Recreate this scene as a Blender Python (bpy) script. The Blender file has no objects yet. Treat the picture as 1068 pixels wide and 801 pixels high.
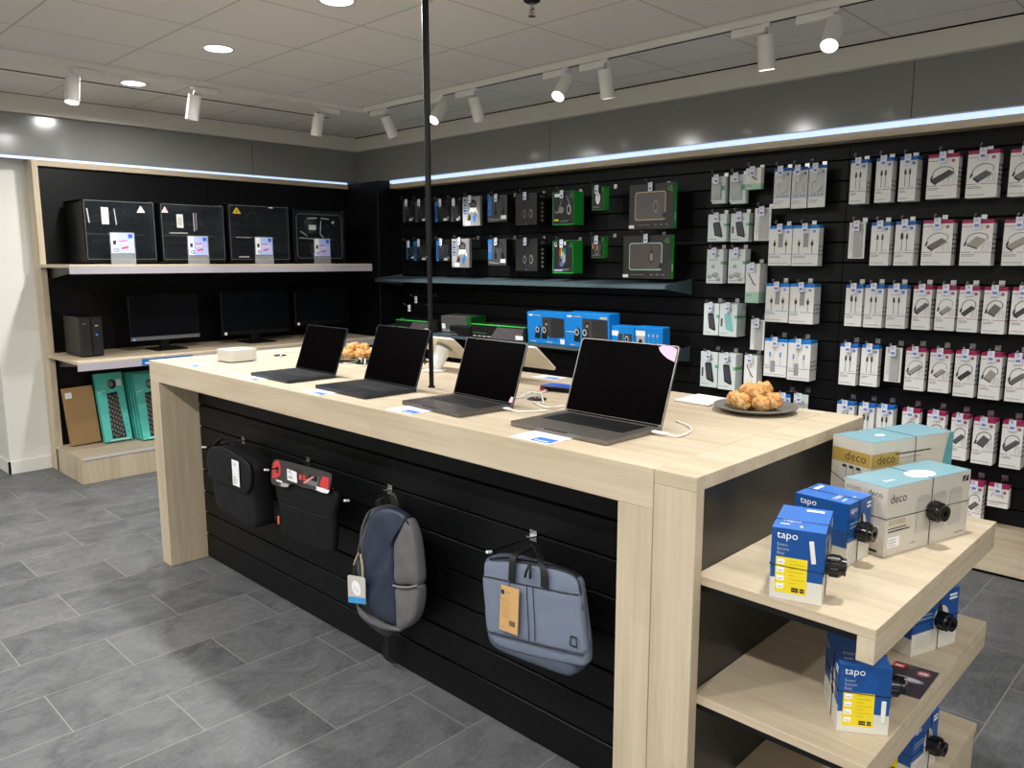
import bpy, bmesh, math, random
from mathutils import Vector, Matrix
random.seed(7)
C = bpy.context.scene.collection
PI = math.pi
R = math.radians

# ------------------------------------------------------------------ camera
F_PX = 819.35
YAW, PITCH, ROLL = 0.7992, 0.1544, -0.0009
EYE = Vector((6.1289, -4.3231, 1.44))
_d = Vector((-math.cos(YAW)*math.cos(PITCH), math.sin(YAW)*math.cos(PITCH), -math.sin(PITCH)))
_r = Vector((math.sin(YAW), math.cos(YAW), 0))
_u = _r.cross(_d)
_R = _r*math.cos(ROLL) + _u*math.sin(ROLL)
_U = -_r*math.sin(ROLL) + _u*math.cos(ROLL)
cam_data = bpy.data.cameras.new('camera')
cam = bpy.data.objects.new('camera', cam_data); C.objects.link(cam)
cam_data.sensor_width = 36; cam_data.lens = 36*F_PX/1068
cam_data.clip_start = 0.05; cam_data.clip_end = 100
cam.matrix_world = Matrix((( _R.x, _U.x, -_d.x, EYE.x), (_R.y, _U.y, -_d.y, EYE.y), (_R.z, _U.z, -_d.z, EYE.z), (0, 0, 0, 1)))
bpy.context.scene.camera = cam
def on_y(px, py, y):
    """point of the vertical plane y = const seen at a photo position (used to survey outlines on the panels)"""
    r = _d + _R*((px-534)/F_PX) - _U*((py-400.5)/F_PX)
    return EYE + r*((y-EYE.y)/r.y)

def on_x(px, py, x):
    r = _d + _R*((px-534)/F_PX) - _U*((py-400.5)/F_PX)
    return EYE + r*((x-EYE.x)/r.x)
def on_z(px, py, z):
    r = _d + _R*((px-534)/F_PX) - _U*((py-400.5)/F_PX)
    return EYE + r*((z-EYE.z)/r.z)

# ------------------------------------------------------------------ materials
MATS = {}
def new_mat(name):
    m = bpy.data.materials.new(name); m.use_nodes = True
    MATS[name] = m
    return m, m.node_tree.nodes, m.node_tree.links, m.node_tree.nodes['Principled BSDF']
def srgb(c):
    return tuple((v/12.92 if v <= .04045 else ((v+.055)/1.055)**2.4) for v in c)
def M(name, rgb=None, rough=.5, metal=0, spec=.5, noise=0, scale=20, emit=0, bump=0, trans=0, alpha=1, coat=0):
    if name in MATS: return MATS[name]
    m, n, l, b = new_mat(name)
    col = srgb([v/255 for v in rgb]) + (1,)
    b.inputs['Base Color'].default_value = col
    b.inputs['Roughness'].default_value = rough
    b.inputs['Metallic'].default_value = metal
    b.inputs['Specular IOR Level'].default_value = spec
    b.inputs['Coat Weight'].default_value = coat
    if trans: b.inputs['Transmission Weight'].default_value = trans; b.inputs['IOR'].default_value = 1.3
    if alpha < 1: b.inputs['Alpha'].default_value = alpha
    if emit:
        b.inputs['Emission Color'].default_value = col; b.inputs['Emission Strength'].default_value = emit
    if noise or bump:
        tc = n.new('ShaderNodeTexCoord'); t = n.new('ShaderNodeTexNoise')
        t.inputs['Scale'].default_value = scale; t.inputs['Detail'].default_value = 5
        l.new(tc.outputs['Object'], t.inputs['Vector'])
        if noise:
            mx = n.new('ShaderNodeMix'); mx.data_type = 'RGBA'
            mx.inputs[6].default_value = tuple(v*(1-noise) for v in col[:3])+(1,)
            mx.inputs[7].default_value = tuple(min(1, v*(1+noise)) for v in col[:3])+(1,)
            l.new(t.outputs['Fac'], mx.inputs[0]); l.new(mx.outputs[2], b.inputs['Base Color'])
        if bump:
            bp = n.new('ShaderNodeBump'); bp.inputs['Strength'].default_value = bump; bp.inputs['Distance'].default_value = .003
            l.new(t.outputs['Fac'], bp.inputs['Height']); l.new(bp.outputs[0], b.inputs['Normal'])
    return m
def wood(name, axis, base=(206, 191, 166), dark=(177, 159, 133)):
    m, n, l, b = new_mat(name)
    tc = n.new('ShaderNodeTexCoord'); mp = n.new('ShaderNodeMapping')
    s = [16, 16, 16]; s['xyz'.index(axis)] = 1.0
    mp.inputs['Scale'].default_value = s
    l.new(tc.outputs['Object'], mp.inputs['Vector'])
    t = n.new('ShaderNodeTexNoise'); t.inputs['Scale'].default_value = 1.2; t.inputs['Detail'].default_value = 8; t.inputs['Roughness'].default_value = .6
    l.new(mp.outputs[0], t.inputs['Vector'])
    mp2 = n.new('ShaderNodeMapping'); s2 = [120, 120, 120]; s2['xyz'.index(axis)] = 3
    mp2.inputs['Scale'].default_value = s2; l.new(tc.outputs['Object'], mp2.inputs['Vector'])
    t2 = n.new('ShaderNodeTexNoise'); t2.inputs['Scale'].default_value = 1; t2.inputs['Detail'].default_value = 3
    l.new(mp2.outputs[0], t2.inputs['Vector'])
    # broad stave-like blocks along the grain
    mp3 = n.new('ShaderNodeMapping'); s3 = [9, 9, 9]; s3['xyz'.index(axis)] = 1.7
    mp3.inputs['Scale'].default_value = s3; l.new(tc.outputs['Object'], mp3.inputs['Vector'])
    v = n.new('ShaderNodeTexVoronoi'); v.distance = 'CHEBYCHEV'; v.inputs['Scale'].default_value = 1
    l.new(mp3.outputs[0], v.inputs['Vector'])
    sep = n.new('ShaderNodeSeparateColor'); l.new(v.outputs['Color'], sep.inputs[0])
    a1 = n.new('ShaderNodeMath'); a1.operation = 'MULTIPLY_ADD'; a1.inputs[1].default_value = .35
    l.new(t2.outputs['Fac'], a1.inputs[0]); l.new(t.outputs['Fac'], a1.inputs[2])
    a2 = n.new('ShaderNodeMath'); a2.operation = 'MULTIPLY_ADD'; a2.inputs[1].default_value = .16
    l.new(sep.outputs[0], a2.inputs[0]); l.new(a1.outputs[0], a2.inputs[2])
    cr = n.new('ShaderNodeValToRGB')
    cr.color_ramp.elements[0].position = .45; cr.color_ramp.elements[0].color = srgb([c/255 for c in dark])+(1,)
    cr.color_ramp.elements[1].position = .95; cr.color_ramp.elements[1].color = srgb([c/255 for c in base])+(1,)
    l.new(a2.outputs[0], cr.inputs[0]); l.new(cr.outputs[0], b.inputs['Base Color'])
    b.inputs['Roughness'].default_value = .48; b.inputs['Specular IOR Level'].default_value = .35
    return m
WX, WY, WZ = wood('wood_x', 'x'), wood('wood_y', 'y'), wood('wood_z', 'z')
BLACK = M('black_panel', (13, 14, 15), .42, spec=.2)
BLACKG = M('groove_black', (4, 4, 4), .8, spec=.1)
WHITE = M('white_plastic', (225, 224, 220), .45)
PRINTW = M('white_print', (228, 227, 224), .5, spec=.3)
CARDW = M('card_white', (240, 240, 242), .6, spec=.2)
TAGW = M('tag_white', (226, 228, 238), .4)
TAGB = M('tag_blue', (90, 105, 190), .5)
CHROME = M('chrome', (190, 190, 188), .25, metal=1)
STEEL = M('steel', (150, 150, 150), .35, metal=1)
DKMETAL = M('dark_metal', (28, 28, 29), .4, metal=.6)
BLUEHDR = M('header_blue', (25, 105, 190), .45)
BLUEBR = M('header_bright_blue', (10, 125, 215), .45)
PINK = M('header_magenta', (160, 30, 85), .45)
INK = M('ink_dark', (50, 48, 50), .6, spec=.2)
INKG = M('ink_grey', (140, 138, 134), .6, spec=.2)
INKL = M('ink_light', (180, 178, 174), .6, spec=.2)
GREEN = M('print_green', (35, 170, 60), .4)
GREENP = M('pale_green', (168, 205, 182), .5)
GREENM = M('mid_green', (90, 170, 120), .5)
GOLD = M('print_gold', (176, 148, 74), .5)
YELLOW = M('label_yellow', (232, 208, 28), .5)
RED = M('print_red', (214, 60, 52), .5)
ORANGE = M('print_orange', (228, 110, 60), .5)

# ------------------------------------------------------------------ mesh builder (world coordinates)
def smoothed(pts, n=6):
    out = []
    N = len(pts)
    for i in range(N):
        p0, p1, p2, p3 = [Vector(pts[(i+k-1) % N]) for k in range(4)]
        for j in range(n):
            t = j/n
            out.append(.5*((2*p1)+(-p0+p2)*t+(2*p0-5*p1+4*p2-p3)*t*t+(-p0+3*p1-3*p2+p3)*t**3))
    return out
def curve_pts(pts, n=6):
    P = [Vector(p) for p in pts]; P = [P[0]]+P+[P[-1]]; out = []
    for i in range(1, len(P)-2):
        p0, p1, p2, p3 = P[i-1:i+3]
        for j in range(n):
            t = j/n
            out.append(.5*((2*p1)+(-p0+p2)*t+(2*p0-5*p1+4*p2-p3)*t*t+(-p0+3*p1-3*p2+p3)*t**3))
    out.append(P[-2]); return out
_TXT = {}
def text_mesh(s):
    if s not in _TXT:
        cu = bpy.data.curves.new('t', 'FONT'); cu.body = s; cu.resolution_u = 2
        cu.align_x = 'LEFT'
        ob = bpy.data.objects.new('t', cu); C.objects.link(ob)
        bpy.context.view_layer.update()
        dg = bpy.context.evaluated_depsgraph_get()
        me = bpy.data.meshes.new_from_object(ob.evaluated_get(dg))
        V_ = [tuple(v.co) for v in me.vertices]; F_ = [tuple(p.vertices) for p in me.polygons]
        bpy.data.objects.remove(ob); bpy.data.curves.remove(cu); bpy.data.meshes.remove(me)
        w = max([v[0] for v in V_] or [0])
        _TXT[s] = (V_, F_, w)
    return _TXT[s]
class MB:
    def __init__(s):
        s.v = []; s.f = []; s.m = []; s.sm = []; s.mats = []; s.T = Matrix.Identity(4)
    def mi(s, m):
        if m not in s.mats: s.mats.append(m)
        return s.mats.index(m)
    def add(s, vs, fs, m, smooth=False, T=None):
        o = len(s.v); TT = s.T if T is None else s.T @ T
        s.v += [TT @ Vector(v) for v in vs]
        s.f += [tuple(i+o for i in f) for f in fs]
        k = s.mi(m); s.m += [k]*len(fs); s.sm += [smooth]*len(fs)
        return s
    def box(s, x0, x1, y0, y1, z0, z1, m, bev=0, T=None):
        b = bev
        if b <= 0:
            vs = [(x, y, z) for x in (x0, x1) for y in (y0, y1) for z in (z0, z1)]
            fs = [(0, 1, 3, 2), (4, 6, 7, 5), (0, 4, 5, 1), (2, 3, 7, 6), (0, 2, 6, 4), (1, 5, 7, 3)]
            return s.add(vs, fs, m, T=T)
        bm = bmesh.new(); bmesh.ops.create_cube(bm, size=1)
        for v in bm.verts:
            v.co = Vector(((x0+x1)/2+v.co.x*(x1-x0), (y0+y1)/2+v.co.y*(y1-y0), (z0+z1)/2+v.co.z*(z1-z0)))
        bmesh.ops.bevel(bm, geom=bm.edges[:], offset=b, segments=2 if b > .004 else 1, affect='EDGES', profile=.5)
        bm.verts.ensure_lookup_table()
        vs = [v.co.copy() for v in bm.verts]; fs = [tuple(v.index for v in f.verts) for f in bm.faces]
        bm.free(); return s.add(vs, fs, m, T=T)
    def cyl(s, a, b, r0, m, r1=None, n=16, cap=True, smooth=True):
        a, b = Vector(a), Vector(b); r1 = r0 if r1 is None else r1
        d = (b-a).normalized(); x = d.orthogonal().normalized(); y = d.cross(x)
        vs = []
        for c, r in ((a, r0), (b, r1)):
            for i in range(n):
                t = 2*PI*i/n; vs.append(c+x*r*math.cos(t)+y*r*math.sin(t))
        fs = [(i, (i+1) % n, n+(i+1) % n, n+i) for i in range(n)]
        s.add(vs, fs, m, smooth)
        if cap: s.add(vs[:n], [tuple(range(n))[::-1]], m); s.add(vs[n:], [tuple(range(n))], m)
        return s
    def tube(s, pts, r, m, n=8):
        pts = [Vector(p) for p in pts]
        rings = []; x = None
        for i, p in enumerate(pts):
            d = (pts[min(i+1, len(pts)-1)]-pts[max(i-1, 0)]).normalized()
            x = d.orthogonal().normalized() if x is None else (x-d*x.dot(d)).normalized()
            y = d.cross(x); rings.append([p+x*r*math.cos(2*PI*k/n)+y*r*math.sin(2*PI*k/n) for k in range(n)])
        vs = [v for g in rings for v in g]
        fs = [(i*n+k, i*n+(k+1) % n, (i+1)*n+(k+1) % n, (i+1)*n+k) for i in range(len(pts)-1) for k in range(n)]
        fs += [tuple(range(n))[::-1], tuple((len(pts)-1)*n+k for k in range(n))]
        return s.add(vs, fs, m, True)
    def strap(s, pts, w, t, m, side=(1, 0, 0)):
        """flat webbing along a path; side = width direction"""
        pts = [Vector(p) for p in pts]; sd = Vector(side).normalized(); vs = []
        for i, p in enumerate(pts):
            d = (pts[min(i+1, len(pts)-1)]-pts[max(i-1, 0)]).normalized()
            nn = d.cross(sd).normalized()
            vs += [p-sd*w/2-nn*t/2, p+sd*w/2-nn*t/2, p+sd*w/2+nn*t/2, p-sd*w/2+nn*t/2]
        fs = [(i*4+k, i*4+(k+1) % 4, i*4+4+(k+1) % 4, i*4+4+k) for i in range(len(pts)-1) for k in range(4)]
        fs += [(3, 2, 1, 0), tuple((len(pts)-1)*4+k for k in range(4))]
        return s.add(vs, fs, m)
    def prism(s, poly, vec, m, m_side=None):
        """polygon (3D points) extruded along vec"""
        P = [Vector(p) for p in poly]; n = len(P); Q = [p+Vector(vec) for p in P]
        s.add(P+Q, [tuple(range(n))[::-1], tuple(range(n, 2*n))], m)
        s.add(P+Q, [(i, (i+1) % n, n+(i+1) % n, n+i) for i in range(n)], m_side or m)
        return s
    def lathe(s, prof, m, c=(0, 0, 0), n=32, smooth=True, cap=True):
        vs = [(c[0]+r*math.cos(2*PI*k/n), c[1]+r*math.sin(2*PI*k/n), c[2]+z) for r, z in prof for k in range(n)]
        fs = [(i*n+k, i*n+(k+1) % n, (i+1)*n+(k+1) % n, (i+1)*n+k) for i in range(len(prof)-1) for k in range(n)]
        if cap: fs += [tuple(range(n))[::-1], tuple((len(prof)-1)*n+k for k in range(n))]
        return s.add(vs, fs, m, smooth)
    def pillow(s, outline, yc, d, m, p=5, rings=10, wob=0, seed=0, crease=None):
        """closed soft body with a given outline in x,z and thickness d in y"""
        rnd = random.Random(seed); ph = [rnd.uniform(0, 6) for _ in range(6)]
        O = [Vector((q[0], q[-1])) for q in outline]
        n = len(O); c = sum(O, Vector((0, 0)))/n
        vs = []; ks = [1-(1-i/rings)**1.0 for i in range(1, rings+1)]
        ks = [math.sin(PI/2*k) for k in ks]
        def off(q):
            w = wob*(math.sin(q.x*31+ph[0])*math.sin(q.y*27+ph[1])+.6*math.sin(q.x*60+q.y*44+ph[2])+.4*math.sin(q.y*95-q.x*50+ph[3]))
            return w + (crease(q) if crease else 0)
        def yy(k): return d/2*(max(0, 1-k**p))**(1/p)
        vs.append((c.x, yc-yy(0)+off(c), c.y))
        for k in ks:
            for q in O:
                t = c+(q-c)*k; vs.append((t.x, yc-yy(k)+off(t)*(1-k**6), t.y))
        for k in ks[:-1][::-1]:
            for q in O:
                t = c+(q-c)*k; vs.append((t.x, yc+yy(k), t.y))
        vs.append((c.x, yc+yy(0), c.y))
        fs = [(0, 1+(i+1) % n, 1+i) for i in range(n)]
        L = 2*len(ks)-1
        for r in range(L-1):
            a = 1+r*n; b = a+n
            fs += [(a+i, a+(i+1) % n, b+(i+1) % n, b+i) for i in range(n)]
        a = 1+(L-1)*n; e = len(vs)-1
        fs += [(a+i, a+(i+1) % n, e) for i in range(n)]
        return s.add(vs, fs, m, True)
    def blob(s, c, r, m, seed=0, amp=.12, n=14, sq=(1, 1, 1)):
        rnd = random.Random(seed); ph = [rnd.uniform(0, 6.3) for _ in range(9)]
        vs = []; 
        def rad(x, y, z):
            return r*(1+amp*(math.sin(5*x+ph[0])*math.sin(5*y+ph[1])+.8*math.sin(9*z+ph[2])*math.sin(8*x+ph[3])+.6*math.sin(14*y+ph[4])*math.sin(15*z+ph[5])+.5*math.sin(23*x+ph[6])*math.sin(21*z+ph[7])))
        for i in range(n+1):
            th = PI*i/n
            for k in range(2*n):
                a = PI*k/n; x, y, z = math.sin(th)*math.cos(a), math.sin(th)*math.sin(a), math.cos(th)
                q = rad(x, y, z); vs.append((c[0]+x*q*sq[0], c[1]+y*q*sq[1], c[2]+z*q*sq[2]))
        w = 2*n
        fs = [(i*w+k, (i+1)*w+k, (i+1)*w+(k+1) % w, i*w+(k+1) % w) for i in range(n) for k in range(w)]
        return s.add(vs, fs, m, True)
    def face(s, o, u, v): return Face(s, o, u, v)
    def build(s, name, parent=None, origin=None):
        if origin is None: origin = (Vector(parent['_w']) if parent else Vector((0, 0, 0)))
        origin = Vector(origin)
        me = bpy.data.meshes.new(name)
        me.from_pydata([tuple(v-origin) for v in s.v], [], s.f)
        for m in s.mats: me.materials.append(m)
        me.polygons.foreach_set('material_index', s.m); me.polygons.foreach_set('use_smooth', s.sm)
        me.validate(); me.update()
        o = bpy.data.objects.new(name, me); C.objects.link(o)
        o['_w'] = list(origin)
        if parent:
            o.parent = parent; o.location = origin-Vector(parent['_w'])
        else: o.location = origin
        return o
class Face:
    """prints on a flat face: o corner, u/v unit directions (u x v = outward normal); units metres"""
    def __init__(s, mb, o, u, v):
        s.mb = mb; s.o = Vector(o); s.u = Vector(u).normalized(); s.v = Vector(v).normalized(); s.n = s.u.cross(s.v); s.k = 0
    def P(s, a, b, L): return s.o+s.u*a+s.v*b+s.n*(.0004*L)
    def lay(s, L):
        if L is None: s.k += 1; return 1+s.k*.12
        return L
    def rect(s, a0, b0, a1, b1, m, L=None):
        L = s.lay(L)
        s.mb.add([s.P(a0, b0, L), s.P(a1, b0, L), s.P(a1, b1, L), s.P(a0, b1, L)], [(0, 1, 2, 3)], m); return s
    def poly(s, pts, m, L=None):
        L = s.lay(L); s.mb.add([s.P(a, b, L) for a, b in pts], [tuple(range(len(pts)))], m); return s
    def ell(s, a, b, ra, rb, m, L=None, n=20):
        return s.poly([(a+ra*math.cos(2*PI*i/n), b+rb*math.sin(2*PI*i/n)) for i in range(n)], m, L)
    def line(s, pts, w, m, L=None):
        L = s.lay(L)
        for (a0, b0), (a1, b1) in zip(pts[:-1], pts[1:]):
            dx, dy = a1-a0, b1-b0; l = math.hypot(dx, dy) or 1; px, py = -dy/l*w/2, dx/l*w/2
            ex, ey = dx/l*w/4, dy/l*w/4
            s.mb.add([s.P(a0-ex+px, b0-ey+py, L), s.P(a0-ex-px, b0-ey-py, L), s.P(a1+ex-px, b1+ey-py, L), s.P(a1+ex+px, b1+ey+py, L)], [(0, 1, 2, 3)], m)
        return s
    def text(s, t, a, b, size, m, L=None, rot=0, align='l'):
        L = s.lay(L)
        V_, F_, w = text_mesh(t)
        sh = {'l': 0, 'c': -w/2, 'r': -w}[align]; c_, s_ = math.cos(rot), math.sin(rot)
        s.mb.add([s.P(a+((x+sh)*c_-y*s_)*size, b+((x+sh)*s_+y*c_)*size, L) for x, y, z in V_], F_, m); return s

def tag(o, label=None, cat=None, group=None, kind=None):
    if label: o['label'] = label
    if cat: o['category'] = cat
    if group: o['group'] = group
    if kind: o['kind'] = kind
    return o
def thing(name, loc, label, cat, group=None):
    o = bpy.data.objects.new(name, None); C.objects.link(o); o.location = loc; o['_w'] = list(loc); o.empty_display_size = .05
    return tag(o, label, cat, group)
def struct(mb, name, parent=None):
    return tag(mb.build(name, parent), kind='structure')
ORD = ['first', 'second', 'third', 'fourth', 'fifth', 'sixth', 'seventh', 'eighth', 'ninth', 'tenth', 'eleventh']
P_DOWN = 14; P_SPOT = 9; P_WALL = 44; EXPOSURE = 0.70
# ------------------------------------------------------------------ surface materials
def floor_mat():
    m, n, l, b = new_mat('slate_tiles')
    tc = n.new('ShaderNodeTexCoord'); sp = n.new('ShaderNodeSeparateXYZ'); l.new(tc.outputs['Object'], sp.inputs[0])
    au = n.new('ShaderNodeMath'); au.operation = 'ADD'; au.inputs[1].default_value = 3.088+.577/2+.577*20
    av = n.new('ShaderNodeMath'); av.operation = 'ADD'; av.inputs[1].default_value = -2.722+.2885*40
    l.new(sp.outputs[1], au.inputs[0]); l.new(sp.outputs[0], av.inputs[0])
    cb = n.new('ShaderNodeCombineXYZ'); l.new(au.outputs[0], cb.inputs[0]); l.new(av.outputs[0], cb.inputs[1])
    br = n.new('ShaderNodeTexBrick'); br.offset = .5; br.offset_frequency = 2; br.squash = 1
    br.inputs['Scale'].default_value = 1; br.inputs['Brick Width'].default_value = .577; br.inputs['Row Height'].default_value = .2885
    br.inputs['Mortar Size'].default_value = .0016; br.inputs['Mortar Smooth'].default_value = .2; br.inputs['Bias'].default_value = 0
    br.inputs['Color1'].default_value = (0, 0, 0, 1); br.inputs['Color2'].default_value = (1, 1, 1, 1); br.inputs['Mortar'].default_value = (.5, .5, .5, 1)
    l.new(cb.outputs[0], br.inputs['Vector'])
    sep = n.new('ShaderNodeSeparateColor'); l.new(br.outputs['Color'], sep.inputs[0])
    # per-tile offset of the slate pattern
    off = n.new('ShaderNodeVectorMath'); off.operation = 'MULTIPLY_ADD'; off.inputs[1].default_value = (7, 5, 3)
    l.new(br.outputs['Color'], off.inputs[0]); l.new(tc.outputs['Object'], off.inputs[2])
    n1 = n.new('ShaderNodeTexNoise'); n1.inputs['Scale'].default_value = 4.5; n1.inputs['Detail'].default_value = 9; n1.inputs['Roughness'].default_value = .68; n1.inputs['Distortion'].default_value = .8
    l.new(off.outputs[0], n1.inputs['Vector'])
    mp = n.new('ShaderNodeMapping'); mp.inputs['Scale'].default_value = (26, 9, 9); mp.inputs['Rotation'].default_value = (0, 0, .5); l.new(off.outputs[0], mp.inputs['Vector'])
    n2 = n.new('ShaderNodeTexNoise'); n2.inputs['Scale'].default_value = 1.3; n2.inputs['Detail'].default_value = 10; n2.inputs['Roughness'].default_value = .75; n2.inputs['Distortion'].default_value = 2
    l.new(mp.outputs[0], n2.inputs['Vector'])
    a = n.new('ShaderNodeMath'); a.operation = 'MULTIPLY_ADD'; a.inputs[1].default_value = .8; l.new(n2.outputs['Fac'], a.inputs[0]); l.new(n1.outputs['Fac'], a.inputs[2])
    n3 = n.new('ShaderNodeTexNoise'); n3.inputs['Scale'].default_value = 38; n3.inputs['Detail'].default_value = 6; n3.inputs['Roughness'].default_value = .8; n3.inputs['Distortion'].default_value = 1.2
    l.new(off.outputs[0], n3.inputs['Vector'])
    a3 = n.new('ShaderNodeMath'); a3.operation = 'MULTIPLY_ADD'; a3.inputs[1].default_value = .28; l.new(n3.outputs['Fac'], a3.inputs[0]); l.new(a.outputs[0], a3.inputs[2])
    a2 = n.new('ShaderNodeMath'); a2.operation = 'MULTIPLY_ADD'; a2.inputs[1].default_value = .14; l.new(sep.outputs[0], a2.inputs[0]); l.new(a3.outputs[0], a2.inputs[2])
    cr = n.new('ShaderNodeValToRGB')
    cr.color_ramp.elements[0].position = 0; cr.color_ramp.elements[0].color = srgb((.27, .275, .285))+(1,)
    cr.color_ramp.elements[1].position = 1.0; cr.color_ramp.elements[1].color = srgb((.49, .495, .50))+(1,)
    mr = n.new('ShaderNodeMapRange'); mr.inputs[1].default_value = .80; mr.inputs[2].default_value = 1.50; l.new(a2.outputs[0], mr.inputs[0]); l.new(mr.outputs[0], cr.inputs[0])
    mx = n.new('ShaderNodeMix'); mx.data_type = 'RGBA'; mx.inputs[7].default_value = srgb((.56, .56, .55))+(1,)
    l.new(br.outputs['Fac'], mx.inputs[0]); l.new(cr.outputs[0], mx.inputs[6]); l.new(mx.outputs[2], b.inputs['Base Color'])
    bp = n.new('ShaderNodeBump'); bp.inputs['Strength'].default_value = .35; bp.inputs['Distance'].default_value = .004
    l.new(a.outputs[0], bp.inputs['Height']); l.new(bp.outputs[0], b.inputs['Normal'])
    b.inputs['Roughness'].default_value = .5; b.inputs['Specular IOR Level'].default_value = .35
    return m
def ceil_mat():
    m, n, l, b = new_mat('ceiling_tiles')
    tc = n.new('ShaderNodeTexCoord'); mp = n.new('ShaderNodeMapping')
    mp.inputs['Location'].default_value = (-1.868+.558*40, 2.636+.558*40, 0); l.new(tc.outputs['Object'], mp.inputs['Vector'])
    br = n.new('ShaderNodeTexBrick'); br.offset = 0; br.inputs['Scale'].default_value = 1
    br.inputs['Brick Width'].default_value = .558; br.inputs['Row Height'].default_value = .558; br.inputs['Mortar Size'].default_value = .006; br.inputs['Mortar Smooth'].default_value = .35
    c = srgb((.88, .875, .86))+(1,)
    br.inputs['Color1'].default_value = c; br.inputs['Color2'].default_value = srgb((.87, .866, .85))+(1,); br.inputs['Mortar'].default_value = srgb((.73, .72, .70))+(1,)
    l.new(mp.outputs[0], br.inputs['Vector']); l.new(br.outputs['Color'], b.inputs['Base Color'])
    b.inputs['Roughness'].default_value = .8
    return m
WALL = M('wall_white', (222, 221, 214), .6)
SOFFIT = M('soffit_paint', (214, 210, 202), .7)
GLOSS = M('fascia_gloss_grey', (134, 135, 133), .14, spec=.5)
LED = M('led_white', (196, 218, 255), emit=.62)
LAMP = M('lamp_face', (255, 252, 246), emit=5)
XE, YE = 8.6, -7.6
ZC = 2.507
m = MB(); m.box(-2, XE, YE, .1, -.08, 0, floor_mat()); struct(m, 'floor')
m = MB(); m.box(-2, XE, YE, .1, ZC, ZC+.08, ceil_mat()); struct(m, 'ceiling')
m = MB(); m.box(0, XE, .02, .12, 0, ZC, WALL); struct(m, 'wall_right')
m = MB(); m.box(-1.6, 0, -2.965, .1, 0, ZC, WALL); struct(m, 'wall_left')
m = MB(); m.box(-1.7, -1.6, YE, -2.965, 0, ZC, WALL); struct(m, 'wall_alcove')
m = MB(); m.box(-1.7, XE, YE-.1, YE, 0, ZC, WALL); struct(m, 'wall_back')
m = MB(); m.box(XE, XE+.1, YE, .1, 0, ZC, WALL); struct(m, 'wall_front')
m = MB()
m.box(0, .013, -2.978, -2.712, 0, .085, WALL); m.box(-1.6, .013, -2.978, -2.965, 0, .085, WALL)
struct(m, 'baseboard_left')
m = MB()  # plaster border dropping from the tile ceiling, both sides
m.box(0, XE, -.18, .02, 2.391, ZC, SOFFIT); m.box(0, .2, YE, -.18, 2.391, ZC, SOFFIT)
m.box(.2, XE, -.184, -.18, ZC-.007, ZC-.0005, BLACKG)  # black strips stand in for the shadow gap below the tiles
m.box(.2, .203, YE, -.184, ZC-.003, ZC-.0005, BLACKG)
struct(m, 'trim_1')
m = MB()  # glossy grey fascia band
for a, b_ in ((.158, 2.42), (2.424, 4.752), (4.756, XE)):
    m.box(a, b_, -.136, -.118, 2.125, 2.3905, GLOSS)
struct(m, 'trim_2')
m = MB()
for a, b_ in ((YE, -3.6), (-3.596, -1.145), (-1.141, -.136)):
    m.box(.14, .158, a, b_, 2.125, 2.3905, GLOSS)
struct(m, 'trim_3')
# light strips under the fascia
def strip_light(name, box, label):
    t = thing(name, ((box[0]+box[1])/2, (box[2]+box[3])/2, box[4]), label, 'light strip')
    m = MB(); m.box(*box, LED); m.build('diffuser', t)
    return t
t = strip_light('led_light_strip', (.6, XE, -.128, -.09, 2.097, 2.121), 'long bluish white light strip under the grey band above the product wall')
m = MB(); m.box(.6, XE, -.09, -.02, 2.098, 2.123, DKMETAL); m.build('housing', t)
t = strip_light('led_light_strip', (.112, .15, -4.6, -.25, 2.11, 2.124), 'thin bluish white light strip under the grey band above the dark shelf unit')
m = MB(); m.box(.06, .112, -4.6, -.25, 2.112, 2.124, DKMETAL); m.build('housing', t)

# ------------------------------------------------------------------ slat wall
t = thing('slatwall_panel', (4.6, 0, .17), 'tall black grooved slat panel covering the right wall behind the hanging products', 'wall panel')
m = MB(); m.box(.587, XE, -.002, .018, .17, 2.08, BLACKG); m.build('backing', t)
g = 2.0785; k = 0
m = MB()
while g > .2:
    lo = max(g-.1075, .172)
    m.box(.587, XE, -.012, -.002, lo+.0035, g-.0035, BLACK, bev=.0018)
    g -= .1075
tag(m.build('slat_boards', t), kind='stuff')
for x0 in (2.0, 4.42):
    m = MB(); m.box(x0, x0+.004, -.0135, -.012, .172, 2.075, BLACKG); m.build('panel_joint', t)
m = MB(); m.box(.587, XE, -.12, -.002, 2.056, 2.091, WX, bev=.001); m.build('top_trim', t)
t = thing('wall_plinth', (4.6, -.14, 0), 'long low pale wood plinth along the foot of the black slat wall', 'plinth')
m = MB(); m.box(.6, XE, -.283, -.003, .012, .17, WX, bev=.002); m.build('body', t)
m = MB(); m.box(.6, XE, -.28, -.01, 0, .013, BLACKG); m.build('kick_strip', t)

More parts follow.
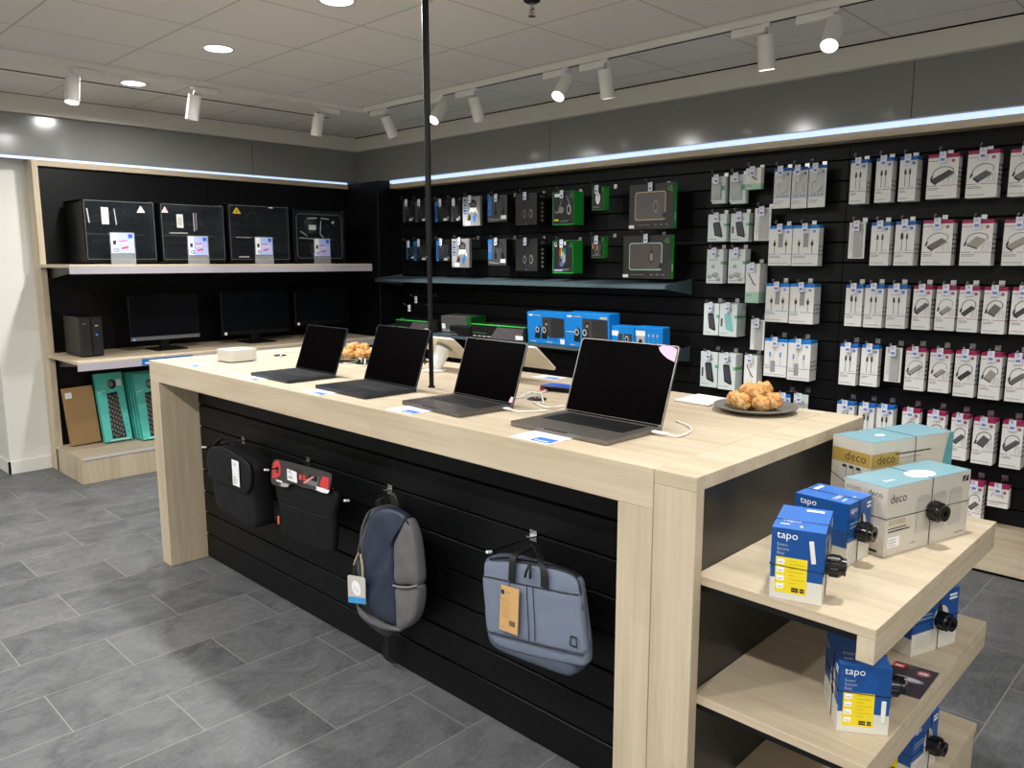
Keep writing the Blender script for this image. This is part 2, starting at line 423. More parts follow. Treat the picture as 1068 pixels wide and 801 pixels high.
# ------------------------------------------------------------------ left shelf unit
t = thing('wall_shelf_unit', (.15, -1.5, 0), 'black backed wall unit with pale wood frame, two wood shelves and a wood base', 'shelf unit')
m = MB(); m.box(.001, .158, -2.71, -2.675, 0, 2.108, WZ); m.build('side_frame', t)
m = MB(); m.box(.001, .158, -2.675, -.249, 2.071, 2.108, WY); m.build('top_frame', t)
m = MB(); m.box(.002, .13, -2.674, -1.513, .02, 2.07, BLACK); m.box(.002, .13, -1.508, -.25, .02, 2.07, BLACK); m.build('back_panel', t)
RAIL = M('price_rail', (176, 170, 178), .3)
for z, nm, y1 in ((1.425, 'upper', -.494), (.824, 'lower', -.42)):
    m = MB(); m.box(.13, .815, -2.735, y1, z-.02, z, WY, bev=.001); sh = m.build('shelf', t)
    m = MB(); m.box(.815, .822, -2.735, y1, z-.058, z-.012, RAIL); m.box(.812, .822, -2.735, y1, z-.012, z-.001, WY); m.build('price_rail', sh)
    for yy in (-2.66, -1.51, y1+.02):
        m = MB(); m.prism([(.131, yy, z-.021), (.78, yy, z-.021), (.78, yy, z-.035), (.131, yy, z-.1)], (0, .008, 0), DKMETAL); m.build('bracket', sh)
m = MB()
f = m.face((.8221, -2.35+.0, .775), (0, 1, 0), (0, 0, 1))
f.rect(0, -.006, .34, .036, BLUEHDR); f.rect(.02, .003, .12, .012, CARDW); f.rect(.2, .003, .24, .026, CARDW)
m.box(.8215, .8225, -2.35, -2.01, .768, .812, BLUEHDR)
tag(m.build('rail_label', sh), 'blue printed label on the price rail')
m = MB(); m.box(.13, .643, -2.71, -.3, 0, .155, WZ); m.box(.131, .645, -2.712, -.3, .156, .1765, WY, bev=.001); m.build('base', t)
m = MB(); m.box(.645, .649, -2.70, -.3, .158, .176, M('clear_rail', (200, 196, 200), .2)); m.build('base_rail', t)
t = thing('corner_column', (.3, -.12, 0), 'black boxed column filling the corner between shelf unit and slat wall', 'column')
m = MB(); m.box(.002, .585, -.247, -.003, 0, 2.112, BLACK, bev=.003); m.build('casing', t)

# ------------------------------------------------------------------ ceiling lamps
def area(name, loc, d, power, size, parent, spread=170, col=(1, .985, .96)):
    L = bpy.data.lights.new(name, 'AREA'); L.shape = 'DISK'; L.size = size; L.energy = power; L.color = col; L.spread = R(spread)
    o = bpy.data.objects.new(name, L); C.objects.link(o); o.parent = parent
    o.location = Vector(loc)-Vector(parent['_w']); o.rotation_euler = Vector(d).to_track_quat('-Z', 'Y').to_euler(); return o
def spot(name, loc, d, power, ang, parent, col=(1, .985, .955), blend=.6, size=.03):
    L = bpy.data.lights.new(name, 'SPOT'); L.energy = power; L.spot_size = R(ang); L.spot_blend = blend; L.color = col; L.shadow_soft_size = size
    o = bpy.data.objects.new(name, L); C.objects.link(o); o.parent = parent
    o.location = Vector(loc)-Vector(parent['_w']); o.rotation_euler = Vector(d).to_track_quat('-Z', 'Y').to_euler(); return o
dl_lab = {(0, 0): 'round flush ceiling downlight nearest the left edge of the photo', (1, 0): 'round flush ceiling downlight in the middle of the three in view', (2, 0): 'round flush ceiling downlight cut by the top edge of the photo'}
for j, y in enumerate((-2.357, -4.589, -6.821)):
    for i, x in enumerate((1.031, 2.147, 3.21, 4.38, 5.495, 6.61, 7.727)):
        if j == 2 and i % 2: continue
        lab = dl_lab.get((i, j), 'unseen round flush ceiling downlight added to light the room')  # unseen downlights are added to light the room
        if (i, j) not in dl_lab and j == 0 and i % 2: continue
        t = thing('ceiling_downlight', (x, y, ZC), lab, 'ceiling light', None if (i, j) in dl_lab else 'unseen downlights added for light')
        m = MB(); m.lathe([(.066, 0), (.081, 0), (.08, -.004), (.066, -.004)], WHITE, (x, y, ZC), cap=False); m.build('ring', t)
        m = MB(); m.cyl((x, y, ZC-.0005), (x, y, ZC-.003), .066, LAMP, n=32); m.build('diffuser', t)
        area('lamp', (x, y, ZC-.008), (0, 0, -1), P_DOWN, .12, t)
# lighting track
t = thing('lighting_track', (1.36, -.92, ZC), 'white L shaped lighting track running under the tiled ceiling', 'track')
m = MB(); m.box(1.342, 1.378, -7.2, -.902, 2.475, ZC, WHITE, bev=.002); m.box(1.378, 8.3, -.938, -.902, 2.475, ZC, WHITE, bev=.002); m.build('rail', t)
m = MB(); m.box(1.353, 1.367, -7.19, -1.2, 2.4065, 2.409, BLACKG)
m.box(1.42, 8.29, -.927, -.913, 2.4735, 2.476, BLACKG)
m.build('slot', t)
def head(x, y, along, d, lab, grp=None, lit=1, power=None, ang=60):
    """along = unit dir of the adapter from the joint, d = aim"""
    t = thing('track_spotlight', (x, y, 2.475), lab, 'spotlight', grp)
    d = Vector(d).normalized(); a = Vector(along)
    sx, sy = (abs(a.x) > .5), (abs(a.y) > .5)
    m = MB()
    e = a*.165
    m.box(min(x, x+e.x)-(.014 if sy else 0), max(x, x+e.x)+(.014 if sy else 0), min(y, y+e.y)-(.014 if sx else 0), max(y, y+e.y)+(.014 if sx else 0), 2.437, 2.473, WHITE, bev=.003)
    m.box(x-.02, x+.02, y-.016, y+.016, 2.458, 2.4745, WHITE, bev=.003)
    m.build('adapter', t)
    piv = Vector((x, y, 2.413))
    m = MB(); m.cyl((x, y, 2.437), piv-Vector((0, 0, .012)), .006, CHROME); m.box(x-.006, x+.006, y-.02, y+.02, 2.396, 2.415, WHITE, bev=.002); m.build('arm', t)
    c0 = piv - d*.012 + Vector((0, 0, -.004)); c1 = c0 + d*.14
    m = MB(); m.cyl(c0, c1, .037, WHITE, n=28, cap=False); m.cyl(c1, c0+d*.1, .0335, WHITE, n=28, cap=False); m.cyl(c0-d*.004, c0, .037, WHITE, n=28, r1=.037)
    a_ = d.orthogonal().normalized(); b_ = d.cross(a_)
    vs = [c1+(a_*math.cos(2*PI*k/28)+b_*math.sin(2*PI*k/28))*r_ for r_ in (.037, .0335) for k in range(28)]
    m.add(vs, [(k, (k+1) % 28, 28+(k+1) % 28, 28+k) for k in range(28)], WHITE)
    hd = m.build('lamp_head', t)
    m = MB(); m.cyl(c1-d*.016, c1-d*.013, .0335, LAMP if lit else DKMETAL, n=28); m.build('lamp_face', t)
    spot('lamp', c1+d*.012, d, power or P_SPOT, ang, t)
head(1.36, -2.80, (0, 1, 0), (.16, -.16, -1), 'white track spotlight nearest the left edge, left end of the track')
head(1.36, -2.135, (0, 1, 0), (-.3, -.06, -1), 'white track spotlight between the two left downlights and the corner')
head(1.36, -1.285, (0, 1, 0), (-.28, -.02, -1), 'white track spotlight pointing down just left of the black pole, above the shelf unit')
head(1.62, -.92, (-1, 0, 0), (0, .55, -1), 'white track spotlight closest to the track corner, tilted to the wall', power=P_WALL)
head(2.205, -.92, (-1, 0, 0), (.1, -.75, -.85), 'lit track spotlight right beside the black pole, lamp face turned to the counter')
head(2.505, -.92, (-1, 0, 0), (0, .33, -1), 'white track spotlight second right of the pole, lamp face turned away to the wall', power=P_WALL)
head(3.232, -.92, (-1, 0, 0), (.1, -.7, -.8), 'lit track spotlight in the middle of the long track, shining towards the counter')
head(3.495, -.92, (-1, 0, 0), (0, .22, -1), 'white track spotlight in the middle of the long track, turned to the wall', power=P_WALL)
head(4.383, -.92, (-1, 0, 0), (0, .16, -1), 'white track spotlight on the right part of the track, hanging almost straight down', power=P_WALL)
head(4.686, -.92, (-1, 0, 0), (.12, -.62, -.8), 'brightly lit track spotlight nearest the right edge of the photo')
for x, d in ((5.62, (0, .3, -1)), (5.9, (-.1, -.6, -.8)), (6.9, (0, .3, -1)), (7.2, (-.2, -.6, -.8))):  # unseen spots added further along the track for light
    head(x, -.92, (-1, 0, 0), d, 'white track spotlight added for light on the stretch of track right of the photo', 'unseen spotlights added for light')
for y in (-3.8, -4.6):  # two more unseen spots added for light
    head(1.36, y, (0, 1, 0), (-.35, 0, -1), 'white track spotlight added for light on the stretch of track left of the photo', 'unseen track spotlights added for light')
# sprinkler
t = thing('ceiling_sprinkler', (3.782, -1.79, 2.507), 'small red and chrome sprinkler head on the ceiling at the top edge', 'sprinkler')
m = MB(); m.lathe([(.035, 0), (.035, -.004), (.02, -.012), (.014, -.012)], DKMETAL, (3.782, -1.79, 2.507)); m.build('escutcheon', t)
m = MB(); m.cyl((3.782, -1.79, 2.497), (3.782, -1.79, 2.472), .008, CHROME)
m.tube([(3.774, -1.79, 2.477), (3.768, -1.79, 2.462), (3.782, -1.79, 2.447)], .0025, CHROME); m.tube([(3.79, -1.79, 2.477), (3.796, -1.79, 2.462), (3.782, -1.79, 2.447)], .0025, CHROME)
m.cyl((3.782, -1.79, 2.448), (3.782, -1.79, 2.444), .016, CHROME); m.build('frame', t)
m = MB(); m.cyl((3.782, -1.79, 2.471), (3.782, -1.79, 2.451), .003, M('bulb_red', (190, 30, 30), .2)); m.build('bulb', t)

# ------------------------------------------------------------------ island counter
xL, xS, xR, yF, yB, zT = 2.366, 5.1765, 5.284, -2.892, -1.963, .987
t = thing('display_counter', ((xL+xS)/2, (yF+yB)/2, 0), 'long pale wood display counter with black slatted sides in the middle of the shop', 'counter')
m = MB(); m.box(xL, xS-.0015, yF, yB, zT-.095, zT, WX, bev=.0012); m.build('top', t)
m = MB(); m.box(xL, xL+.096, yF, yB, 0, zT-.0955, WZ, bev=.0012); m.build('leg', t)
m = MB(); m.box(xS-.098, xS-.0015, yF, yB, 0, zT-.0955, WZ, bev=.0012); m.build('leg', t)
for yy, s_, nm in ((-2.706, -1, 'front'), (-2.15, 1, 'rear')):
    m = MB(); y0, y1 = (yy+.004, yy+.02) if s_ < 0 else (yy-.02, yy-.004)
    m.box(xL+.097, xS-.099, y0, y1, 0, zT-.096, BLACKG)
    g = .8755; lo = .001
    ys = (yy-.006, yy+.004) if s_ < 0 else (yy-.004, yy+.006)
    zz = [.8905, .768, .6605, .553, .4455, .338, .2305, .123, .001]
    for a, b_ in zip(zz[:-1], zz[1:]):
        m.box(xL+.098, xS-.1, ys[0], ys[1], b_+.0035, a-.0035, BLACK, bev=.0018)
    o = m.build('slat_panel', t)
m = MB()
for x in (3.0, 3.9, 4.6): m.box(x, x+.06, -2.68, -2.18, 0, .8, BLACKG)
m.build('inner_carcass', t)
t = thing('end_shelf_unit', (5.45, -2.43, 0), 'pale wood shelf unit with three stepped shelves at the near end of the counter', 'shelf unit')
m = MB(); m.box(xS, xR, yF, yB, zT-.033, zT, WX, bev=.0012); m.build('top', t)
m = MB(); m.box(xS, xR, yF, yF+.033, 0, zT-.0335, WZ, bev=.0012); m.build('side_board', t)
m = MB(); m.box(xS, xR, yB-.033, yB, 0, zT-.0335, WZ, bev=.0012); m.build('side_board', t)
m = MB(); m.box(5.2, 5.268, yF+.034, yB-.034, 0, zT-.034, M('dark_laminate', (40, 40, 39), .3, spec=.5)); m.build('end_panel', t)
for z in (.758, .4765):
    m = MB(); m.box(5.269, 5.654, -2.858, -1.993, z-.021, z, WX, bev=.001); m.box(5.62, 5.6535, -2.858, -1.993, z-.072, z-.0215, WY, bev=.001)
    sh = m.build('shelf', t)
    for yb_ in (-2.853, -2.02):
        m = MB(); m.box(5.27, 5.619, yb_, yb_+.015, z-.036, z-.0215, DKMETAL); m.build('bracket', sh)
m = MB(); m.box(5.269, 5.65, -2.854, -1.997, 0, .156, WZ); m.box(5.269, 5.654, -2.858, -1.993, .157, .178, WX, bev=.001); m.build('base', t)
# pole
t = thing('counter_pole', (3.944, -2.498, zT), 'slim black pole rising from the counter top to the ceiling', 'pole')
m = MB()
for r_, a, b in ((.0085, zT+.0005, 1.5), (.0105, 1.495, 1.95), (.0120, 1.945, ZC-.0005)): m.cyl((3.944, -2.498, a), (3.944, -2.498, b), r_, DKMETAL, n=20)
m.build('post', t)
m = MB(); m.cyl((3.944, -2.498, zT+.0004), (3.944, -2.498, zT+.006), .013, DKMETAL, n=20); m.build('base_ring', t)

# ------------------------------------------------------------------ wall merchandise
TAB = [
('Cr1', [('cb', 4.473, 4.555, 1.733, 1.954, 0.065), ('cb', 4.6, 4.678, 1.734, 1.953, 0.067), ('cb', 4.713, 4.792, 1.734, 1.949, 0.086), ('pk', 4.842, 4.976, 1.738, 1.946, 0.061), ('pk', 5.014, 5.143, 1.733, 1.948, 0.075), ('pk', 5.187, 5.307, 1.73, 1.94, 0.095)]),
('Cr2', [('wc', 4.485, 4.567, 1.455, 1.639, 0.01), ('cb', 4.597, 4.689, 1.419, 1.635, 0.057), ('cb', 4.714, 4.806, 1.419, 1.636, 0.084), ('pk', 4.842, 4.975, 1.42, 1.638, 0.074), ('pk', 5.013, 5.144, 1.42, 1.633, 0.073), ('pk', 5.188, 5.312, 1.42, 1.629, 0.096)]),
('Cr3', [('cb', 4.489, 4.575, 1.103, 1.319, 0.053), ('cb', 4.587, 4.678, 1.102, 1.321, 0.062), ('cb', 4.698, 4.79, 1.104, 1.321, 0.06), ('pk', 4.821, 4.905, 1.104, 1.321, 0.063), ('pk', 4.926, 5.014, 1.106, 1.321, 0.068), ('pk', 5.026, 5.113, 1.105, 1.321, 0.074), ('pk', 5.131, 5.225, 1.103, 1.322, 0.064), ('pk', 5.245, 5.335, 1.107, 1.323, 0.1)]),
('Cr4', [('cb', 4.478, 4.567, 0.789, 1.008, 0.05), ('cb', 4.589, 4.676, 0.794, 1.01, 0.046), ('wc', 4.709, 4.789, 0.83, 1.007, 0.014), ('pk', 4.808, 4.9, 0.797, 1.012, 0.044), ('pk', 4.921, 5.013, 0.8, 1.012, 0.051), ('pk', 5.033, 5.123, 0.792, 1.015, 0.062), ('pk', 5.142, 5.231, 0.792, 1.014, 0.074), ('pk', 5.252, 5.343, 0.793, 1.014, 0.081)]),
('Cr5', [('cb', 4.48, 4.571, 0.48, 0.699, 0.047), ('cb', 4.594, 4.674, 0.484, 0.701, 0.049), ('cb', 4.687, 4.768, 0.487, 0.703, 0.06), ('pk', 4.812, 4.894, 0.478, 0.702, 0.046), ('pk', 4.93, 5.012, 0.478, 0.705, 0.05), ('pk', 5.04, 5.115, 0.478, 0.702, 0.069), ('pk', 5.137, 5.228, 0.475, 0.698, 0.081), ('pk', 5.257, 5.343, 0.476, 0.7, 0.082)]),
('Cr6', [('pk', 5.131, 5.202, 0.167, 0.383, 0.065), ('sm', 5.223, 5.31, 0.278, 0.389, 0.04)]),
('Ar1', [('bl', 3.663, 3.751, 1.788, 1.93, 0.044), ('bl', 3.781, 3.881, 1.781, 1.931, 0.045), ('gb', 3.885, 3.98, 1.842, 1.958, 0.034)]),
('Ar2', [('ph', 3.656, 3.777, 1.556, 1.714, 0.038), ('ph', 3.804, 3.918, 1.553, 1.713, 0.052), ('wc', 3.951, 4.048, 1.556, 1.736, 0.007)]),
('Ar3', [('sp', 3.657, 3.764, 1.312, 1.511, 0.052), ('sp', 3.799, 3.905, 1.315, 1.51, 0.063), ('gb', 3.913, 3.998, 1.205, 1.425, 0.094)]),
('Ar4', [('ph', 3.65, 3.75, 1.003, 1.192, 0.028), ('pt', 3.756, 3.869, 1.002, 1.194, 0.11), ('wc', 3.958, 4.042, 0.937, 1.11, 0.007)]),
('Ar5', [('ph', 3.64, 3.754, 0.688, 0.901, 0.023), ('ph', 3.761, 3.873, 0.684, 0.899, 0.087), ('gb', 3.928, 4.007, 0.67, 0.9, 0.071)]),
('Br1', [('wb', 4.05, 4.146, 1.731, 1.946, 0.012), ('wb', 4.153, 4.24, 1.726, 1.944, 0.012), ('wb', 4.246, 4.34, 1.727, 1.946, 0.033)]),
('Br2', [('gd', 4.044, 4.177, 1.417, 1.635, 0.007), ('gd', 4.181, 4.327, 1.416, 1.634, 0.059)]),
('Br3', [('gd', 4.041, 4.176, 1.103, 1.319, 0.012), ('gd', 4.183, 4.319, 1.1, 1.319, 0.087)]),
('Br4', [('bd', 4.049, 4.183, 0.793, 1.01, 0.008), ('bd', 4.189, 4.318, 0.785, 1.009, 0.088)]),
('Br5', [('bd', 4.145, 4.216, 0.541, 0.7, 0.006), ('cl', 4.232, 4.314, 0.581, 0.708, 0.01)]),
('Dr1', [('dk', 0.854, 0.999, 1.765, 1.936, 0.02), ('dk', 1.011, 1.168, 1.759, 1.928, 0.02), ('db', 1.257, 1.44, 1.752, 1.914, 0.01), ('dk', 1.452, 1.561, 1.747, 1.913, 0.016), ('gl', 1.595, 1.785, 1.708, 1.924, 0.025), ('hs', 1.868, 2.071, 1.727, 1.918, 0.07), ('hd', 2.155, 2.361, 1.695, 1.915, 0.1), ('gr', 2.506, 2.692, 1.686, 1.907, 0.108), ('gs', 2.848, 2.942, 1.771, 1.92, 0.058), ('gm', 3.146, 3.472, 1.637, 1.91, 0.031)]),
('Dr2', [('db', 0.887, 1.001, 1.46, 1.604, 0.01), ('db', 0.982, 1.172, 1.448, 1.613, 0.01), ('db', 1.267, 1.434, 1.444, 1.612, 0.015), ('gl', 1.465, 1.663, 1.396, 1.615, 0.027), ('hs', 1.87, 2.063, 1.413, 1.606, 0.068), ('hd', 2.155, 2.367, 1.375, 1.6, 0.096), ('gr', 2.51, 2.69, 1.362, 1.581, 0.107), ('gs', 2.849, 2.947, 1.464, 1.6, 0.047), ('gm', 3.106, 3.462, 1.334, 1.601, 0.032)]),
]
def hook(x, z, yf, where, length=.19, tagd=True, group=None):
    t = thing('display_hook', (x, -.012, z), where, 'hook', group)
    m = MB(); m.box(x-.013, x+.013, -.016, -.0122, z-.006, z+.022, CHROME, bev=.001); m.build('backplate', t)
    m = MB(); m.tube([(x, -.014, z), (x, yf-.05, z+.001), (x, yf-.07, z+.008), (x+.004, yf-.074, z+.016), (x+.006, yf-.064, z+.02), (x+.002, yf-.05, z+.012)], .0017, CHROME, n=6)
    m.build('prong', t)
    if tagd:
        m = MB(); y = yf-.014
        m.box(x-.015, x+.015, y-.003, y, z-.05, z+.004, TAGW, bev=.001)
        f = m.face((x-.015, y-.0031, z-.05), (1, 0, 0), (0, 0, 1))
        f.line([(.007, .034), (.015, .044), (.019, .036)], .0022, TAGB); f.rect(.006, .01, .024, .022, TAGB); f.rect(.006, .0125, .024, .0135, TAGW)
        m.build('price_tag', t)
    return t
def textlines(f, a0, a1, b, n, m, h=.0028, gap=.0065, rnd=random):
    for i in range(n): f.rect(a0, b-i*gap, a0+(a1-a0)*rnd.uniform(.6, 1), b-i*gap+h, m)
def plug(f, a, b, w, h, m, cable=INK, ln=.05):
    f.rect(a-.0012, b-ln, a+.0012, b, cable); f.rect(a-w/2, b, a+w/2, b+h, m); f.rect(a-w/3, b+h, a+w/3, b+h+.008, m)
DKG = M('box_charcoal', (38, 37, 37), .35)
DKG2 = M('box_black_card', (20, 20, 21), .4)
TAUPE = M('print_taupe', (88, 84, 82), .5)
SILV = M('print_silver', (135, 133, 130), .5)
CLEARB = M('blister_clear', (215, 216, 214), .2, alpha=.55)
MINT = M('box_mint', (212, 221, 219), .45)
TEALP = M('phone_teal', (128, 190, 186), .4)
PHONE = M('phone_dark', (66, 66, 72), .4)
BLUEP = M('print_blue', (20, 110, 190), .45)
def hub(f, w, h, seed, dark):
    r = random.Random(seed); k = dark; s_ = seed % 4
    a = .009 if w < .11 else .013
    if s_ == 3:      # flat square gadget
        f.poly([(w*.2, h*.46), (w*.55, h*.38), (w*.82, h*.56), (w*.5, h*.64)], k); f.poly([(w*.2, h*.46), (w*.55, h*.38), (w*.55, h*.355), (w*.2, h*.435)], INK)
    else:
        L_ = (.30, .2, .24)[s_]; x0, y0 = w*(.52-L_), h*.40; x1, y1 = w*(.52+L_*.9), h*(.40+L_*.62)
        f.poly([(x0-a, y0+a*.5), (x0+a*.9, y0-a*.9), (x1+a, y1-a*.2), (x1-a*.9, y1+a*.9)], k); f.poly([(x0-a, y0+a*.5), (x0+a*.9, y0-a*.9), (x0+a*.9, y0-a*1.6), (x0-a, y0-a*.2)], INK)
        f.line([(x0+a*.8, y0-a*1.0), (x1+a, y1-a*.5)], .003, INK)
    p = curve_pts([(w*.16, h*.50, 0), (w*.22, h*.62, 0), (w*.42, h*.70, 0), (w*.66, h*.705, 0), (w*.84, h*.65, 0), (w*.84, h*.56, 0)], 4)
    f.line([(v.x, v.y) for v in p], .0032, k if s_ != 3 else INK); f.line([(w*.13, h*.44), (w*.17, h*.51)], .008, INK)
def product(kind, x0, x1, z0, z1, yf, dep, seed=0):
    """one hanging package in world coordinates, front at y = yf"""
    m = MB(); w = x1-x0; h = z1-z0; r = random.Random(seed)
    fr = lambda: m.face((x0, yf, z0), (1, 0, 0), (0, 0, 1))
    sd = lambda: m.face((x1, yf, z0), (0, 1, 0), (0, 0, 1))
    if kind in ('cb', 'pk', 'sm', 'gd', 'bd'):
        hd = {'cb': BLUEHDR, 'pk': PINK, 'sm': PINK, 'gd': BLUEBR, 'bd': BLUEBR}[kind]; hh = .016 if kind != 'sm' else .014
        m.box(x0, x1, yf, yf+dep, z0, z1-hh, PRINTW, bev=.001); m.box(x0+.0004, x1-.0004, yf+.0004, yf+dep-.0004, z1-hh, z1, hd, bev=.001)
        f = fr()
        f.rect(w*.45, h-hh-.003, w-.001, h-hh+.001, hd, 1)
        bl = {'cb': M('line_navy', (40, 62, 130), .5), 'gd': BLUEP, 'bd': BLUEP}.get(kind, PINK)
        if kind == 'sm':
            f.rect(.002, h-.03, w*.5, h-.027, bl); f.rect(.002, .025, w-.002, .028, bl); textlines(f, .006, w-.01, .018, 2, INKL)
            p = curve_pts([(w*.15, h*.45, 0), (w*.3, h*.62, 0), (w*.6, h*.6, 0), (w*.75, h*.42, 0)], 4)
            f.line([(v.x, v.y) for v in p], .0025, INKG); f.ell(w*.8, h-.035, .006, .006, bl)
        else:
            lz = h*.285
            f.rect(.001, lz, w*.36, lz+.0024, bl); f.rect(w*.46, lz, w-.001, lz+.0024, bl)
            if kind == 'pk': f.rect(.001, h-.032, w*.4, h-.0298, bl)
            f.ell(w*.82, h-.034, .0075, .0075, hd); f.line([(w*.82-.003, h-.034), (w*.82+.003, h-.034)], .0015, PRINTW)
            textlines(f, .006, w*.55, lz-.011, 2, INKG); textlines(f, .006, w-.01, .012, 1, INKL, h=.004)
            if kind == 'cb':
                d = r.choice((0, 1)); k_ = M('ink_black', (36, 35, 36), .5)
                plug(f, w*.36, h*.60, .010+.003*d, .018+.006*d, k_, ln=h*.28); plug(f, w*.62, h*.60, .009, .02, k_, ln=h*.27)
                f.rect(w*.5, lz+.012, w*.92, lz+.014, INKL)
            elif kind == 'gd':
                for u in (.26, .76):
                    f.rect(w*u-.0015, lz+.006, w*u+.0015, h*.5, INK); f.poly([(w*u-.008, h*.58), (w*u-.005, h*.49), (w*u+.005, h*.49), (w*u+.008, h*.58)], DKG2)
                    f.rect(w*u-.006, h*.58, w*u+.006, h*.6, GOLD); f.poly([(w*u-.005, h*.6), (w*u+.005, h*.6), (w*u+.003, h*.65), (w*u-.002, h*.65)], GOLD)
                f.rect(w*.42, h*.46, w*.62, h*.8, M('grey_window', (150, 150, 148), .5))
            elif kind == 'bd':
                for u in (.26, .72):
                    f.rect(w*u-.001, lz+.006, w*u+.001, h*.52, INKG); f.rect(w*u-.005, h*.52, w*u+.005, h*.65, M('plug_blue', (110, 140, 190), .5))
                f.rect(w*.3, h*.12, w*.5, h*.42, M('grey_window', (150, 150, 148), .5)); f.line([(w*.4, h*.45), (w*.5, h*.85)], .0015, INKG)
            else:
                hub(f, w, h, seed, r.choice((M('hub_grey', (112, 104, 100), .4), M('hub_dark', (62, 60, 64), .4), M('hub_slate', (92, 88, 92), .4), M('hub_light', (160, 152, 142), .4))))
                f.line([(w*.68, lz+.012), (w*.92, lz+.012), (w*.92, lz+.045), (w*.72, lz+.045), (w*.68, lz+.012)], .0012, INKG)
                f.line([(w*.74, lz+.018), (w*.74, lz+.038), (w*.85, lz+.038), (w*.85, lz+.018)], .001, INKG)
            s_ = sd()
            if dep > .012:
                for j in range(5 if kind == 'pk' else 3): s_.rect(dep*.2, h*(.25+.1*j), dep*.8, h*(.25+.1*j)+h*.05, INKG if kind != 'pk' else INK)
    elif kind == 'wc':
        m.box(x0, x1, yf+.002, yf+.004, z0, z1, WHITE); m.box(x0+.3*w, x1-.01, yf-.004, yf+.002, z0+.03*h, z1-.15*h, CLEARB, bev=.002)
        f = m.face((x0, yf+.002, z0), (1, 0, 0), (0, 0, 1)); f.rect(w*.15, h-.03, w*.85, h-.006, M('card_grey', (165, 166, 164), .5)); textlines(f, w*.1, w*.8, h*.7, 9, INKL, gap=h*.06)
        f.line([(w*.4, h*.2), (w*.55, h*.85)], .002, INKG)
    elif kind in ('bl', 'cl'):
        m.box(x0, x1, yf+.012, yf+.016, z0, z1, MINT); m.box(x0+.006, x1-.02, yf, yf+.012, z0+.01, z1-.035, CLEARB, bev=.003)
        if dep > .03: m.box(x0+.004, x1+.004, yf+.017, yf+dep, z0-.012, z1-.01, MINT, bev=.001)
        f = m.face((x0, yf+.012, z0), (1, 0, 0), (0, 0, 1)); f.rect(w*.72, h*.42, w-.001, h*.62, GREENM if kind == 'bl' else INKL); f.rect(w*.1, h*.68, w*.6, h*.72, INK)
        f.ell(w*.4, h*.4, w*.18, h*.14, WHITE); f.ell(w*.4, h*.4, w*.12, h*.09, MINT); f.rect(w*.6, h*.08, w*.66, h*.18, INK); textlines(f, .01, w*.5, .02, 2, INKG)
    elif kind in ('ph', 'pt', 'sp'):
        m.box(x0, x1, yf, yf+dep, z0, z1, MINT, bev=.001); f = fr()
        f.rect(w*.55, h*.86, w*.62, h*.91, ORANGE) if kind != 'sp' else f.rect(w*.35, h*.88, w*.42, h*.91, ORANGE)
        f.rect(w*.3, h*.8, w*.75, h*.825, INKG)
        f.rect(w*.86, h*.56, w-.0005, h*.65, GREENM)
        if kind == 'sp':
            for (u, v_, q) in ((.2, .2, .16), (.55, .25, .2), (.75, .12, .14), (.4, .5, .12)): f.ell(w*u, h*v_, w*q, h*q*.4, M('item_grey', (140, 142, 142), .5)); f.ell(w*u, h*v_+.004, w*q*.8, h*q*.3, INKL)
            f.rect(w*.15, h*.68, w*.7, h*.70, INKG)
        else:
            c = TEALP if kind == 'pt' else PHONE; e = c if kind == 'pt' else DKG2
            f.poly([(w*.38, h*.22), (w*.78, h*.14), (w*.82, h*.2), (w*.66, h*.66), (w*.62, h*.7), (w*.3, h*.7), (w*.27, h*.64)], e)
            f.poly([(w*.42, h*.26), (w*.74, h*.2), (w*.61, h*.65), (w*.31, h*.65)], c)
            f.rect(w*.08, h*.3, w*.18, h*.55, PHONE) if seed % 2 else None
        textlines(f, w*.08, w*.7, h*.08, 1, INKG); s_ = sd(); s_.rect(.001, h*.56, dep-.001, h*.65, GREENM, 1)
    elif kind == 'gb':
        m.box(x0, x1, yf, yf+dep, z0+h*.28, z1, PRINTW, bev=.001); m.box(x0, x1, yf, yf+dep, z0, z0+h*.28, GREENP, bev=.001); m.box(x0+.001, x1-.001, yf+.001, yf+dep-.001, z1, z1+.002, GREENP)
        f = fr(); f.line([(w*.2, h*.75), (w*.6, h*.5), (w*.75, h*.46)], .006, DKG2); f.line([(w*.2, h*.75), (w*.45, h*.9)], .002, INKG); textlines(f, w*.1, w*.6, h*.2, 2, INKG)
        f.line([(w*.3, h*.35), (w*.45, h*.55), (w*.7, h*.36), (w*.3, h*.35)], .0015, INKL)
    elif kind == 'wb':
        m.box(x0, x1, yf+.018, yf+.021, z0, z1-.016, WHITE); m.box(x0, x1, yf+.0175, yf+.0215, z1-.016, z1, BLUEHDR)
        f = m.face((x0, yf+.018, z0), (1, 0, 0), (0, 0, 1)); f.ell(w*.82, h-.034, .0075, .0075, BLUEHDR); f.rect(.001, h*.26, w-.001, h*.27, BLUEP); textlines(f, .006, w*.7, h*.18, 3, INKL)
        for q in range(4): f.ell(w*(.2+.2*q), h*.31, .004, .005, BLUEP)
        c = Vector((x0+w*.47, yf+.011, z0+h*.52))
        for q in range(4):
            rr = w*(.30-.035*(q % 2)); yy_ = -.005+.004*q
            m.tube([c+Vector((rr*math.cos(2*PI*i/28), yy_, rr*1.1*math.sin(2*PI*i/28))) for i in range(29)], .0028, WHITE, n=6)
        m.box(c.x-.006, c.x+.006, yf+.004, yf+.016, z0+h*.62, z0+h*.8, WHITE, bev=.002)
